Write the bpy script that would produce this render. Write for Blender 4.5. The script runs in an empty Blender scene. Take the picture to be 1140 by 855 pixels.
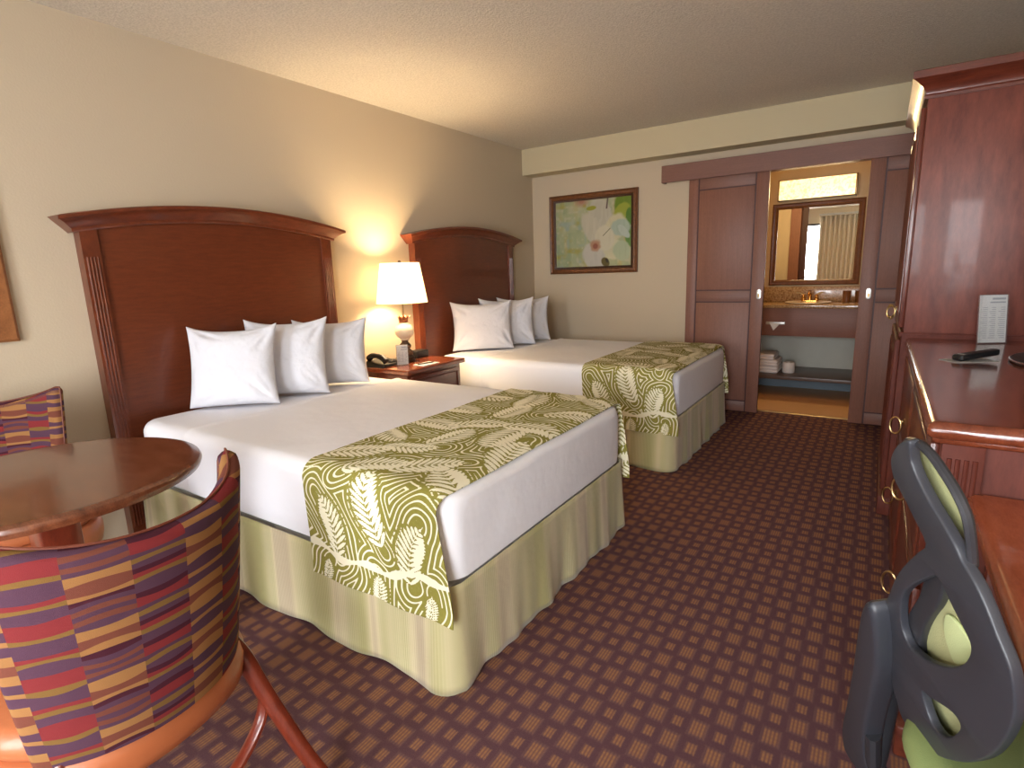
import bpy, bmesh, math, random
import numpy as np
from mathutils import Vector, Matrix
PI = math.pi
rnd = random.Random(7)
SC = bpy.context.scene
COL = SC.collection
R = math.radians

# ------------------------------------------------------------------ camera numbers
F = 614.0
YAW, PITCH, ROLL = 0.5887, -0.2002, -0.0333
CAM = np.array([3.05, -0.9296, 1.2727])
_fw = np.array([-math.sin(YAW)*math.cos(PITCH), math.cos(YAW)*math.cos(PITCH), math.sin(PITCH)])
_rt = np.array([math.cos(YAW), math.sin(YAW), 0.0]); _up = np.cross(_rt, _fw)
_R = math.cos(ROLL)*_rt + math.sin(ROLL)*_up
_U = -math.sin(ROLL)*_rt + math.cos(ROLL)*_up

# ------------------------------------------------------------------ materials
MATS = {}
def srgb(r, g, b):
    f = lambda c: (c/255/12.92 if c/255 <= 0.04045 else ((c/255+0.055)/1.055)**2.4)
    return (f(r), f(g), f(b), 1.0)

class NT:
    """small node-tree helper"""
    def __init__(s, name):
        s.m = bpy.data.materials.new(name); s.m.use_nodes = True
        s.t = s.m.node_tree; s.n = s.t.nodes; s.l = s.t.links
        s.n.clear()
        s.out = s.n.new('ShaderNodeOutputMaterial')
        s.b = s.n.new('ShaderNodeBsdfPrincipled')
        s.l.new(s.b.outputs[0], s.out.inputs[0])
    def new(s, typ, **kw):
        n = s.n.new(typ)
        for k, v in kw.items(): setattr(n, k, v)
        return n
    def link(s, a, b): s.l.new(a, b)
    def set(s, **kw):
        for k, v in kw.items():
            s.b.inputs[k.replace('_', ' ')].default_value = v
    def math(s, op, a, b=None, c=None):
        n = s.n.new('ShaderNodeMath'); n.operation = op
        for i, v in enumerate((a, b, c)):
            if v is None: continue
            if isinstance(v, (int, float)): n.inputs[i].default_value = v
            else: s.l.new(v, n.inputs[i])
        return n.outputs[0]
    def mix(s, fac, a, b):
        n = s.n.new('ShaderNodeMix'); n.data_type = 'RGBA'
        for i, v in ((0, fac), (6, a), (7, b)):
            if isinstance(v, (int, float, tuple)): n.inputs[i].default_value = v
            else: s.l.new(v, n.inputs[i])
        return n.outputs[2]
    def ramp(s, fac, stops, interp='LINEAR'):
        n = s.n.new('ShaderNodeValToRGB'); cr = n.color_ramp; cr.interpolation = interp
        while len(cr.elements) < len(stops): cr.elements.new(0.5)
        for e, (p, c) in zip(cr.elements, stops): e.position = p; e.color = c
        s.l.new(fac, n.inputs[0]); return n.outputs[0]
    def coords(s, kind='Object', scale=(1, 1, 1), rot=(0, 0, 0)):
        tc = s.n.new('ShaderNodeTexCoord'); mp = s.n.new('ShaderNodeMapping')
        mp.inputs['Scale'].default_value = scale; mp.inputs['Rotation'].default_value = rot
        s.l.new(tc.outputs[kind], mp.inputs[0]); return mp.outputs[0]
    def noise(s, vec, scale=5, detail=3, rough=.5, out=0):
        n = s.n.new('ShaderNodeTexNoise'); n.inputs['Scale'].default_value = scale
        n.inputs['Detail'].default_value = detail; n.inputs['Roughness'].default_value = rough
        if vec is not None: s.l.new(vec, n.inputs['Vector'])
        return n.outputs[out]
    def bump(s, h, strength=.3, dist=.01):
        n = s.n.new('ShaderNodeBump'); n.inputs['Strength'].default_value = strength
        n.inputs['Distance'].default_value = dist
        s.l.new(h, n.inputs['Height']); s.l.new(n.outputs[0], s.b.inputs['Normal'])

def mat(name):
    return MATS[name]
def plain(name, col, rough=.5, metal=0., bump=None, **kw):
    t = NT(name)
    v = t.coords('Object')
    n = t.noise(v, 12, 3)
    c2 = tuple(x*0.9 for x in col[:3]) + (1,)
    t.link(t.mix(n, col, c2), t.b.inputs['Base Color'])
    t.set(Roughness=rough, Metallic=metal, **kw)
    if bump: t.bump(t.noise(v, bump[0], 4), bump[1], bump[2])
    MATS[name] = t.m
    return t
def wood(name, c1, c2, scale=(1, 1, 12), rough=.3, coat=.3, grain=.35, ns=6, spec=.5):
    t = NT(name)
    v = t.coords('Object', scale)
    big = t.noise(v, ns, 5, .6)
    fine = t.noise(v, ns*9, 3, .6)
    f = t.math('ADD', t.math('MULTIPLY', big, 1-grain), t.math('MULTIPLY', fine, grain))
    col = t.ramp(f, [(.30, c1), (.70, c2)])
    t.link(col, t.b.inputs['Base Color'])
    t.set(Roughness=rough, Coat_Weight=coat, Coat_Roughness=.08)
    t.b.inputs['Specular IOR Level'].default_value = spec
    t.bump(fine, .04, .002)
    MATS[name] = t.m

# cherry furniture, grain along z / along y / along x
CH1, CH2 = srgb(72, 29, 19), srgb(116, 55, 37)
wood('cherry_upright', CH1, CH2, (14, 14, 1.2), .32, .35)
wood('cherry_side', CH1, CH2, (9, 1.2, 9), .3, .4)
wood('cherry_cross', CH1, CH2, (1.2, 9, 9), .3, .4)
wood('cherry_matte_shaded', srgb(82, 36, 26), srgb(108, 52, 38), (5, 5, 1.2), .6, 0, .2, 6, .25)  # dull, darker cherry for dresser and lower armoire; their shade put into the colour
wood('cherry_polished', srgb(92, 42, 27), srgb(138, 70, 44), (8, 1.4, 8), .18, .6)
wood('cherry_desk', srgb(142, 70, 42), srgb(170, 92, 58), (5, 1.4, 8), .25, .5)
wood('cherry_panel', srgb(92, 42, 32), srgb(128, 66, 50), (5, 5, 1.2), .45, .12, .2)
wood('headboard_panel', srgb(88, 38, 18), srgb(112, 53, 27), (10, 2, 14), .38, .25, .4)
wood('headboard_trim', srgb(80, 34, 18), srgb(122, 58, 32), (10, 3, 3), .3, .35)
wood('laminate', srgb(112, 70, 54), srgb(146, 98, 80), (18, 18, .7), .5, .0, .7)
wood('laminate_cross', srgb(108, 68, 54), srgb(136, 92, 76), (.7, 18, 18), .5, .0, .7)
wood('laminate_groove', srgb(64, 26, 24), srgb(74, 32, 28), (18, 18, .7), .5, 0)
wood('table_wood', srgb(72, 36, 22), srgb(126, 74, 48), (2.2, 7, 6), .22, .25, .3, 5)
wood('chair_leg_wood', srgb(88, 30, 16), srgb(120, 48, 28), (8, 8, 1.5), .3, .35)
wood('frame_gold_wood', srgb(120, 72, 38), srgb(164, 106, 62), (6, 3, 3), .4, .1)
wood('frame_brown', srgb(84, 48, 24), srgb(124, 76, 40), (6, 5, 5), .35, .2)
wood('frame_dark', srgb(48, 26, 14), srgb(70, 40, 22), (6, 5, 5), .35, .2)

plain('white_plastic', srgb(225, 222, 215), .5)
plain('black_plastic', srgb(22, 22, 24), .5)
plain('charcoal_plastic', srgb(50, 51, 57), .42, bump=(400, .1, .001))
plain('charcoal_plastic_dark', srgb(44, 44, 48), .45, bump=(400, .1, .001))
plain('brass', srgb(190, 160, 110), .28, 1.)
plain('antique_brass', srgb(142, 118, 82), .35, 1.)
plain('chrome', srgb(210, 208, 205), .15, 1.)
plain('gold', srgb(205, 150, 75), .2, 1.)
plain('steel', srgb(190, 188, 182), .3, 1.)
plain('bronze', srgb(66, 46, 34), .5, .5)
plain('bronze_light', srgb(112, 88, 66), .5, .3)
plain('copper_leaf', srgb(150, 88, 56), .4, .6)
plain('ceramic_cream', srgb(232, 214, 190), .15, 0., Coat_Weight=.6)
plain('paper', srgb(222, 220, 214), .6)
plain('paper_gray', srgb(176, 172, 166), .7)
plain('print_gray', srgb(160, 160, 162), .7)
plain('towel', srgb(240, 232, 228), .9, 0, (180, .6, .01))
plain('towel_roll', srgb(230, 222, 214), .9, 0, (120, .5, .01))
plain('tile_tan', srgb(206, 158, 108), .45, 0)
plain('bath_wall', srgb(214, 190, 150), .8, 0, (60, .2, .004))
plain('niche_wall', srgb(196, 196, 184), .75)
plain('toe_blue', srgb(104, 118, 128), .6)
plain('shelf_dark', srgb(92, 74, 64), .35)
plain('leather', srgb(176, 100, 60), .42, 0, (90, .25, .003), Coat_Weight=.15)
plain('piping', srgb(110, 52, 32), .6)
plain('mesh_green', srgb(176, 176, 126), .8, 0, (500, .5, .002))
plain('seat_green', srgb(126, 140, 84), .8, 0, (500, .5, .002))
plain('pad_green', srgb(190, 200, 144), .8, 0, (500, .3, .002))
plain('mattress_white', srgb(226, 224, 222), .85)
plain('rail_metal', srgb(70, 70, 72), .5)
plain('outdoor_floor', srgb(190, 186, 176), .9)
plain('grey_fabric', srgb(96, 92, 96), .9)

# glass like acrylic
t = NT('acrylic'); t.set(Base_Color=(.95, .97, 1, 1), Roughness=.05, IOR=1.45, Transmission_Weight=.85, Alpha=.35); MATS['acrylic'] = t.m
t = NT('amber_glass'); t.set(Base_Color=srgb(150, 96, 50), Roughness=.08, Transmission_Weight=.5); MATS['amber_glass'] = t.m
t = NT('mirror_glass'); t.set(Base_Color=(.9, .9, .88, 1), Roughness=.0, Metallic=1.); MATS['mirror_glass'] = t.m
# window pane: thin clear glass
t = NT('window_glass'); tr = t.new('ShaderNodeBsdfTransparent'); gl = t.new('ShaderNodeBsdfGlossy'); gl.inputs['Roughness'].default_value = .02
mx = t.new('ShaderNodeMixShader'); mx.inputs[0].default_value = .05
t.link(tr.outputs[0], mx.inputs[1]); t.link(gl.outputs[0], mx.inputs[2]); t.link(mx.outputs[0], t.out.inputs[0]); MATS['window_glass'] = t.m

# painted walls
def wall_mat(name, col, bs=.25):
    t = NT(name); v = t.coords('Object')
    n = t.noise(v, 1.5, 2)
    t.link(t.mix(n, col, tuple(c*.96 for c in col[:3])+(1,)), t.b.inputs['Base Color'])
    t.set(Roughness=.85)
    t.b.inputs['Specular IOR Level'].default_value = .25
    t.bump(t.noise(v, 110, 3), bs, .003); MATS[name] = t.m
wall_mat('wall_paint', srgb(198, 182, 157))
wall_mat('soffit_paint', srgb(200, 187, 154))
# stippled ceiling
t = NT('ceiling_stipple'); v = t.coords('Object')
n1 = t.noise(v, 95, 3, .6)
t.link(t.ramp(n1, [(.35, srgb(204, 196, 182)), (.65, srgb(222, 214, 200))]), t.b.inputs['Base Color'])
t.set(Roughness=.95); t.b.inputs['Specular IOR Level'].default_value = .1
t.bump(n1, .45, .008); MATS['ceiling_stipple'] = t.m

# linen
def linen(name, col, wr=.15):
    t = NT(name); v = t.coords('Object')
    t.set(Base_Color=col, Roughness=.85)
    t.b.inputs['Specular IOR Level'].default_value = .2
    n = t.math('ADD', t.noise(v, 7, 3, .5), t.math('MULTIPLY', t.noise(v, 320, 2), .04))
    t.bump(n, wr, .03); MATS[name] = t.m
linen('linen_white', srgb(244, 244, 249), .2)
linen('linen_pillow', srgb(224, 224, 230), .9)

# carpet: checkerboard of large and small ribbed squares
t = NT('carpet_grid'); tc = t.new('ShaderNodeTexCoord'); sx = t.new('ShaderNodeSeparateXYZ')
t.link(tc.outputs['Object'], sx.inputs[0])
PX, PY = .0585, .0755
u = t.math('DIVIDE', t.math('SUBTRACT', sx.outputs[0], 2.607), PX)
w = t.math('DIVIDE', t.math('SUBTRACT', sx.outputs[1], .742), PY)
iu = t.math('ROUND', u); iw = t.math('ROUND', w)
fu = t.math('ABSOLUTE', t.math('SUBTRACT', u, iu)); fv = t.math('ABSOLUTE', t.math('SUBTRACT', w, iw))
par = t.math('ABSOLUTE', t.math('MODULO', t.math('ADD', iu, iw), 2))     # 0 big, 1 small
wob = t.math('MULTIPLY', t.math('SUBTRACT', t.noise(tc.outputs['Object'], 260, 2), .5), .16)
half = t.math('SUBTRACT', .465, t.math('MULTIPLY', par, .19))
mxd = t.math('ADD', t.math('MAXIMUM', fu, fv), wob)
inside = t.new('ShaderNodeMapRange'); inside.interpolation_type = 'SMOOTHSTEP'
t.link(t.math('SUBTRACT', half, mxd), inside.inputs[0]); inside.inputs[1].default_value = -.04; inside.inputs[2].default_value = .10
ins = inside.outputs[0]
half2 = t.math('SUBTRACT', .33, t.math('MULTIPLY', par, .10))
core = t.new('ShaderNodeMapRange'); core.interpolation_type = 'SMOOTHSTEP'
t.link(t.math('SUBTRACT', half2, mxd), core.inputs[0]); core.inputs[1].default_value = -.05; core.inputs[2].default_value = .06
stripe = t.math('ADD', .5, t.math('MULTIPLY', .5, t.math('SINE', t.math('MULTIPLY', u, 2*PI*6))))
stripe2 = t.math('ADD', .5, t.math('MULTIPLY', .5, t.math('SINE', t.math('MULTIPLY', w, 2*PI*5))))
st = t.math('MULTIPLY', stripe, t.math('ADD', .6, t.math('MULTIPLY', stripe2, .4)))
base = t.mix(t.noise(tc.outputs['Object'], 500, 2), srgb(74, 50, 56), srgb(96, 68, 74))
edge = srgb(116, 84, 78); hot = srgb(168, 118, 70)
c = t.mix(t.math('MULTIPLY', ins, t.math('ADD', .35, t.math('MULTIPLY', stripe, .5))), base, edge)
c = t.mix(t.math('MULTIPLY', core.outputs[0], t.math('ADD', .15, t.math('MULTIPLY', st, .6))), c, hot)
fz = t.noise(tc.outputs['Object'], 330, 3, .7)
c = t.mix(t.math('MULTIPLY', t.math('ABSOLUTE', t.math('SUBTRACT', fz, .5)), 1.8), c, srgb(140, 100, 92))
t.link(c, t.b.inputs['Base Color']); t.set(Roughness=.95); t.b.inputs['Specular IOR Level'].default_value = .05
t.bump(t.noise(tc.outputs['Object'], 700, 2), .5, .004); MATS['carpet_grid'] = t.m

# runner: cream drawing on olive, drawing stored as a smooth distance value on the mesh
def runner_mat(name, olive1, olive2, cream):
    t = NT(name); a = t.new('ShaderNodeAttribute'); a.attribute_name = 'pat'
    v = t.coords('Object')
    mr = t.new('ShaderNodeMapRange'); mr.inputs[1].default_value = -.0006; mr.inputs[2].default_value = .0006
    t.link(a.outputs['Fac'], mr.inputs[0])
    ol = t.mix(t.noise(v, 90, 3), olive1, olive2)
    t.link(t.mix(mr.outputs[0], ol, cream), t.b.inputs['Base Color'])
    t.set(Roughness=.85)
    t.b.inputs['Specular IOR Level'].default_value = .1
    h = t.math('ADD', mr.outputs[0], t.math('MULTIPLY', t.noise(v, 600, 2), .3))
    t.bump(h, .3, .002); MATS[name] = t.m
runner_mat('runner_cloth', srgb(128, 122, 54), srgb(150, 143, 72), srgb(238, 232, 204))

# bed skirt: vertical shaded bands and thin cream lines; UV.x = metres round the bed
t = NT('skirt_stripe'); uv = t.new('ShaderNodeUVMap'); sp = t.new('ShaderNodeSeparateXYZ'); t.link(uv.outputs[0], sp.inputs[0])
U0 = sp.outputs[0]
one = t.new('ShaderNodeTexNoise'); one.noise_dimensions = '1D'; one.inputs['Scale'].default_value = 5.5; one.inputs['Detail'].default_value = 2
t.link(U0, one.inputs['W'])
bands = t.ramp(one.outputs[0], [(.36, srgb(168, 161, 108)), (.5, srgb(184, 174, 130)), (.58, srgb(200, 186, 148)), (.66, srgb(180, 162, 134))])
fine = t.math('POWER', t.math('ADD', .5, t.math('MULTIPLY', .5, t.math('SINE', t.math('MULTIPLY', U0, 2*PI/.0085)))), 3)
gate = t.new('ShaderNodeTexNoise'); gate.noise_dimensions = '1D'; gate.inputs['Scale'].default_value = 3.1; t.link(U0, gate.inputs['W'])
g2 = t.new('ShaderNodeMapRange'); t.link(gate.outputs[0], g2.inputs[0]); g2.inputs[1].default_value = .4; g2.inputs[2].default_value = .6
t.link(t.mix(t.math('MULTIPLY', t.math('MULTIPLY', fine, g2.outputs[0]), .6), bands, srgb(226, 218, 176)), t.b.inputs['Base Color'])
t.set(Roughness=.75, Sheen_Weight=.2); t.bump(t.noise(t.coords('Object'), 30, 4), .15, .01); MATS['skirt_stripe'] = t.m

# woven chair fabric: columns of slanting lens-shaped bands
t = NT('woven_bands'); uv = t.new('ShaderNodeUVMap'); sp = t.new('ShaderNodeSeparateXYZ'); t.link(uv.outputs[0], sp.inputs[0])
cu = t.math('DIVIDE', sp.outputs[0], .092); col_i = t.math('FLOOR', cu); fr = t.math('FRACT', cu)
hump = t.math('SINE', t.math('MULTIPLY', fr, PI))
ns = t.new('ShaderNodeTexNoise'); ns.noise_dimensions = '2D'; ns.inputs['Scale'].default_value = 1.; ns.inputs['Detail'].default_value = 0
cv = t.new('ShaderNodeCombineXYZ'); t.link(t.math('MULTIPLY', col_i, 7.3), cv.inputs[0]); t.link(t.math('MULTIPLY', sp.outputs[1], 30), cv.inputs[1]); t.link(cv.outputs[0], ns.inputs['Vector'])
off = t.math('MULTIPLY', t.math('MULTIPLY', t.math('SUBTRACT', ns.outputs[0], .5), 2.2), hump)
rowf = t.math('ADD', t.math('ADD', t.math('DIVIDE', sp.outputs[1], .0098), off), t.math('MULTIPLY', t.math('FRACT', t.math('MULTIPLY', col_i, .37)), 3))
row = t.math('FLOOR', rowf)
wn = t.new('ShaderNodeTexWhiteNoise'); wn.noise_dimensions = '2D'
c2 = t.new('ShaderNodeCombineXYZ'); t.link(t.math('MODULO', t.math('ADD', col_i, 40), 4), c2.inputs[0]); t.link(t.math('MODULO', t.math('ADD', row, 200), 11), c2.inputs[1]); t.link(c2.outputs[0], wn.inputs['Vector'])
PUR, RED, OLV, MAR, TAN, RST = srgb(80, 52, 68), srgb(124, 42, 42), srgb(120, 90, 42), srgb(66, 24, 36), srgb(152, 108, 62), srgb(112, 62, 46)
pa = t.ramp(wn.outputs[0], [(0, PUR), (.30, RED), (.47, OLV), (.64, MAR), (.84, PUR), (.92, RED)], 'CONSTANT')
pb = t.ramp(wn.outputs[0], [(0, PUR), (.28, TAN), (.48, RST), (.68, PUR), (.78, MAR), (.92, TAN)], 'CONSTANT')
odd = t.math('MODULO', t.math('ADD', col_i, 40), 2)
cc = t.mix(odd, pa, pb)
ww = t.noise(uv.outputs[0], 900, 1)
t.link(t.mix(t.math('MULTIPLY', ww, .25), cc, srgb(70, 50, 60)), t.b.inputs['Base Color'])
t.set(Roughness=.9); t.b.inputs['Specular IOR Level'].default_value = .15; t.bump(ww, .4, .002); MATS['woven_bands'] = t.m

# curtain
t = NT('curtain_cloth'); t.set(Base_Color=srgb(206, 192, 168), Roughness=.9, Transmission_Weight=.0)
tl = t.new('ShaderNodeBsdfTranslucent'); tl.inputs[0].default_value = srgb(200, 180, 150); mx = t.new('ShaderNodeMixShader'); mx.inputs[0].default_value = .12
t.link(t.b.outputs[0], mx.inputs[1]); t.link(tl.outputs[0], mx.inputs[2]); t.link(mx.outputs[0], t.out.inputs[0]); t.bump(t.noise(t.coords('Object', (1, 1, .1)), 40, 2), .2, .01); MATS['curtain_cloth'] = t.m
# vanity counter stone
t = NT('granite_brown'); v = t.coords('Object')
t.link(t.ramp(t.noise(v, 60, 5, .7), [(.35, srgb(120, 86, 54)), (.5, srgb(166, 130, 88)), (.65, srgb(190, 160, 118))]), t.b.inputs['Base Color'])
t.set(Roughness=.2, Coat_Weight=.4); MATS['granite_brown'] = t.m
# lamp shade: lets the bulb's light through
t = NT('shade_cloth')
d = t.new('ShaderNodeBsdfDiffuse'); d.inputs[0].default_value = (.9, .86, .76, 1)
tl = t.new('ShaderNodeBsdfTranslucent'); tl.inputs[0].default_value = (1., .95, .84, 1)
mx = t.new('ShaderNodeMixShader'); mx.inputs[0].default_value = .75
t.link(d.outputs[0], mx.inputs[1]); t.link(tl.outputs[0], mx.inputs[2]); t.link(mx.outputs[0], t.out.inputs[0]); MATS['shade_cloth'] = t.m
def emit(name, col, st, tex=False):
    t = NT(name); t.set(Base_Color=col, Roughness=.3)
    t.b.inputs['Emission Color'].default_value = col; t.b.inputs['Emission Strength'].default_value = st
    if tex:
        w_ = t.noise(t.coords('Object', (1, 1, 1)), 55, 2)
        t.link(t.ramp(w_, [(.35, srgb(255, 205, 130)), (.62, srgb(255, 236, 190))]), t.b.inputs['Emission Color'])
    MATS[name] = t.m
emit('vanity_glass', srgb(255, 222, 160), 1.5, True)
emit('bulb_glass', srgb(255, 214, 150), 12)

# ------------------------------------------------------------------ object helpers
def wloc(o):
    v = Vector((0, 0, 0))
    while o is not None: v = v + o.location; o = o.parent
    return v
def link(name, me, m, parent=None, kind=None, smooth=None):
    if isinstance(m, str): m = [m]
    me.materials.clear()
    for k in m: me.materials.append(MATS[k])
    o = bpy.data.objects.new(name, me); COL.objects.link(o)
    if parent is not None:
        o.parent = parent
        sh = wloc(parent)
        if sh.length > 1e-9: me.transform(Matrix.Translation(-sh))
    if kind: o['kind'] = kind
    return o
def obj(name, bm, m, parent=None, smooth=True, kind=None, angle=35):
    me = bpy.data.meshes.new(name)
    bmesh.ops.recalc_face_normals(bm, faces=bm.faces)
    if smooth:
        for f in bm.faces: f.smooth = True
        for e in bm.edges:
            if len(e.link_faces) == 2 and e.calc_face_angle(0) > R(angle): e.smooth = False
    bm.to_mesh(me); bm.free()
    return link(name, me, m, parent, kind)
def thing(name, label, cat, loc=(0, 0, 0), group=None):
    o = bpy.data.objects.new(name, None); COL.objects.link(o); o.location = loc
    o.empty_display_size = .1
    return tag(o, label, cat, group)
def tag(o, label, cat, group=None):
    o['label'] = label; o['category'] = cat
    if group: o['group'] = group
    return o
def based(o, loc):
    """move the origin of a single-mesh thing to loc"""
    o.data.transform(Matrix.Translation(-Vector(loc))); o.location = loc; return o
def copy_tree(o, parent=None):
    c = o.copy(); COL.objects.link(c); c.parent = parent
    for ch in list(o.children): copy_tree(ch, c)
    return c
BM = bmesh.new
def box(bm, x0, x1, y0, y1, z0, z1, bev=0.0, seg=2, mi=0):
    t = bmesh.new()
    vs = [t.verts.new((x, y, z)) for z in (z0, z1) for (x, y) in ((x0, y0), (x1, y0), (x1, y1), (x0, y1))]
    for f in ((0, 3, 2, 1), (4, 5, 6, 7), (0, 1, 5, 4), (1, 2, 6, 5), (2, 3, 7, 6), (3, 0, 4, 7)): t.faces.new([vs[i] for i in f])
    if bev > 0: bmesh.ops.bevel(t, geom=t.edges[:], offset=bev, segments=seg, affect='EDGES', profile=.5)
    merge(bm, t, mi); return bm
def merge(bm, t, mi=0, M=None):
    if M is not None: bmesh.ops.transform(t, matrix=M, verts=t.verts)
    mp = {}
    for v in t.verts: mp[v] = bm.verts.new(v.co)
    for f in t.faces:
        try: g = bm.faces.new([mp[v] for v in f.verts]); g.material_index = mi if mi else f.material_index
        except ValueError: pass
    t.free()
def loft(bm, loops, cap=True, closed=True, mi=0):
    """loops: list of equal-length lists of points"""
    L = [[bm.verts.new(p) for p in lp] for lp in loops]
    n = len(L[0])
    for a, b in zip(L, L[1:]):
        for i in range(n if closed else n-1):
            j = (i+1) % n
            f = bm.faces.new((a[i], a[j], b[j], b[i])); f.material_index = mi
    if cap and closed:
        f = bm.faces.new(L[0][::-1]); f.material_index = mi
        f = bm.faces.new(L[-1]); f.material_index = mi
    return L
def lathe(bm, prof, cx=0, cy=0, seg=32, z0=0, cap=True, mi=0):
    loops = [[(cx+r*math.cos(2*PI*i/seg), cy+r*math.sin(2*PI*i/seg), z0+z) for i in range(seg)] for r, z in prof]
    loft(bm, loops, cap, True, mi); return bm
def tube(bm, pts, rad, seg=10, closed=False, flat=None, mi=0):
    """round (or flat=(a,b) elliptical) tube through pts; rad number or list"""
    P = [Vector(p) for p in pts]; n = len(P)
    if not isinstance(rad, (list, tuple)): rad = [rad]*n
    T = []
    for i in range(n):
        a = P[(i-1) % n] if (closed or i > 0) else P[i]; b = P[(i+1) % n] if (closed or i < n-1) else P[i]
        T.append((b-a).normalized())
    up = Vector((0, 0, 1)) if abs(T[0].z) < .9 else Vector((1, 0, 0))
    N = (up - T[0]*up.dot(T[0])).normalized(); loops = []
    fa, fb = flat if flat else (1, 1)
    for i in range(n):
        N = (N - T[i]*N.dot(T[i])).normalized(); B = T[i].cross(N)
        loops.append([tuple(P[i] + N*(math.cos(2*PI*k/seg)*rad[i]*fa) + B*(math.sin(2*PI*k/seg)*rad[i]*fb)) for k in range(seg)])
    if closed: loops.append(loops[0]); loft(bm, loops, False, True, mi); bmesh.ops.remove_doubles(bm, verts=bm.verts, dist=1e-6)
    else: loft(bm, loops, True, True, mi)
    return bm
def spline(pts, n=8):
    """Catmull-Rom through pts"""
    P = [np.array(p, float) for p in pts]; out = []
    for i in range(len(P)-1):
        p0 = P[max(i-1, 0)]; p1 = P[i]; p2 = P[i+1]; p3 = P[min(i+2, len(P)-1)]
        for k in range(n):
            s = k/n
            out.append(tuple(.5*((2*p1)+(-p0+p2)*s+(2*p0-5*p1+4*p2-p3)*s*s+(-p0+3*p1-3*p2+p3)*s**3)))
    out.append(tuple(P[-1])); return out
def grid_me(name, P, UV=None, attr=None, col=None, closed_u=False):
    """P (ny,nx,3) -> mesh with uv"""
    P = np.asarray(P, float); ny, nx = P.shape[:2]
    idx = np.arange(ny*nx).reshape(ny, nx)
    q = np.stack([idx[:-1, :-1], idx[:-1, 1:], idx[1:, 1:], idx[1:, :-1]], -1).reshape(-1, 4)
    if closed_u:
        q2 = np.stack([idx[:-1, -1], idx[:-1, 0], idx[1:, 0], idx[1:, -1]], -1).reshape(-1, 4); q = np.concatenate([q, q2])
    me = bpy.data.meshes.new(name)
    me.vertices.add(ny*nx); me.vertices.foreach_set('co', P.reshape(-1))
    me.loops.add(q.size); me.loops.foreach_set('vertex_index', q.reshape(-1).astype(np.int32))
    me.polygons.add(len(q)); me.polygons.foreach_set('loop_start', np.arange(0, q.size, 4, dtype=np.int32))
    me.polygons.foreach_set('loop_total', np.full(len(q), 4, dtype=np.int32))
    me.polygons.foreach_set('use_smooth', np.ones(len(q), dtype=bool))
    me.update(calc_edges=True); me.validate()
    if UV is not None:
        uvl = me.uv_layers.new(name='UVMap'); uvs = np.asarray(UV, float).reshape(-1, 2)
        uvl.data.foreach_set('uv', uvs[q.reshape(-1)].reshape(-1))
    if attr is not None:
        a = me.attributes.new('pat', 'FLOAT', 'POINT'); a.data.foreach_set('value', np.asarray(attr, np.float32).reshape(-1))
    if col is not None:
        a = me.color_attributes.new('paint', 'FLOAT_COLOR', 'POINT'); c = np.ones((ny*nx, 4), np.float32); c[:, :3] = np.asarray(col).reshape(-1, 3)
        a.data.foreach_set('color', c.reshape(-1))
    return me
def rrect(x0, x1, y0, y1, r, n=6):
    pts = []
    for cx, cy, a0 in ((x1-r, y0+r, -90), (x1-r, y1-r, 0), (x0+r, y1-r, 90), (x0+r, y0+r, 180)):
        for k in range(n+1):
            a = R(a0 + 90*k/n); pts.append((cx+r*math.cos(a), cy+r*math.sin(a)))
    return pts
def rslab(bm, x0, x1, y0, y1, z0, z1, rc, re, n=6, rb=None, ke=5, mi=0):
    """slab with rounded plan corners rc and rounded top edge re / bottom edge rb"""
    rb = re if rb is None else rb
    loops = []
    for k in range(ke+1):
        a = PI/2*k/ke; d = rb*(1-math.sin(a)); z = z0 + rb*(1-math.cos(a))
        loops.append([(x, y, z) for x, y in rrect(x0+d, x1-d, y0+d, y1-d, max(rc-d, .002), n)])
    for k in range(ke+1):
        a = PI/2*k/ke; d = re*(1-math.cos(a)); z = z1 - re*(1-math.sin(a))
        loops.append([(x, y, z) for x, y in rrect(x0+d, x1-d, y0+d, y1-d, max(rc-d, .002), n)])
    loft(bm, loops, True, True, mi); return bm

# ------------------------------------------------------------------ the room
H = 2.44; D = 4.13; XR = 3.74; YF = -2.6
def struct(name, bm, m, smooth=False): return obj(name, bm, m, None, smooth, 'structure')
bm = BM(); box(bm, 0, XR, YF, D+.06, -.1, 0); struct('floor', bm, 'carpet_grid')
bm = BM(); box(bm, -.1, XR+.1, YF-.1, D, H, H+.1); struct('ceiling', bm, 'ceiling_stipple')
bm = BM(); box(bm, -.1, 0, YF-.1, D+.12, -.1, H+.1); struct('wall_left', bm, 'wall_paint')
bm = BM(); box(bm, XR, XR+.1, YF-.1, D+.12, -.1, H+.1); struct('wall_right', bm, 'wall_paint')
# back wall with the doorway
OX0, OX1, OZ = 2.16, 3.02, 2.03
bm = BM()
box(bm, 0, OX0, D, D+.12, -.1, H+.1); box(bm, OX1, XR, D, D+.12, -.1, H+.1); box(bm, OX0, OX1, D, D+.12, OZ, H+.1)
struct('wall_back', bm, 'wall_paint')
bm = BM(); box(bm, 0, XR, D-.185, D, 2.2, H); struct('trim_soffit', bm, 'soffit_paint')
# casing of the doorway, seen from the room behind and in the mirror
bm = BM()
box(bm, OX0-.09, OX0+.02, D+.12, D+.14, 0, OZ+.07); box(bm, OX1-.02, OX1+.09, D+.12, D+.14, 0, OZ+.07); box(bm, OX0+.02, OX1-.02, D+.12, D+.14, OZ-.02, OZ+.07)
box(bm, OX0, OX0+.02, D, D+.12, 0, OZ); box(bm, OX1-.02, OX1, D, D+.12, 0, OZ); box(bm, OX0+.02, OX1-.02, D, D+.12, OZ-.02, OZ)
struct('trim_doorway', bm, 'laminate')
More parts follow.
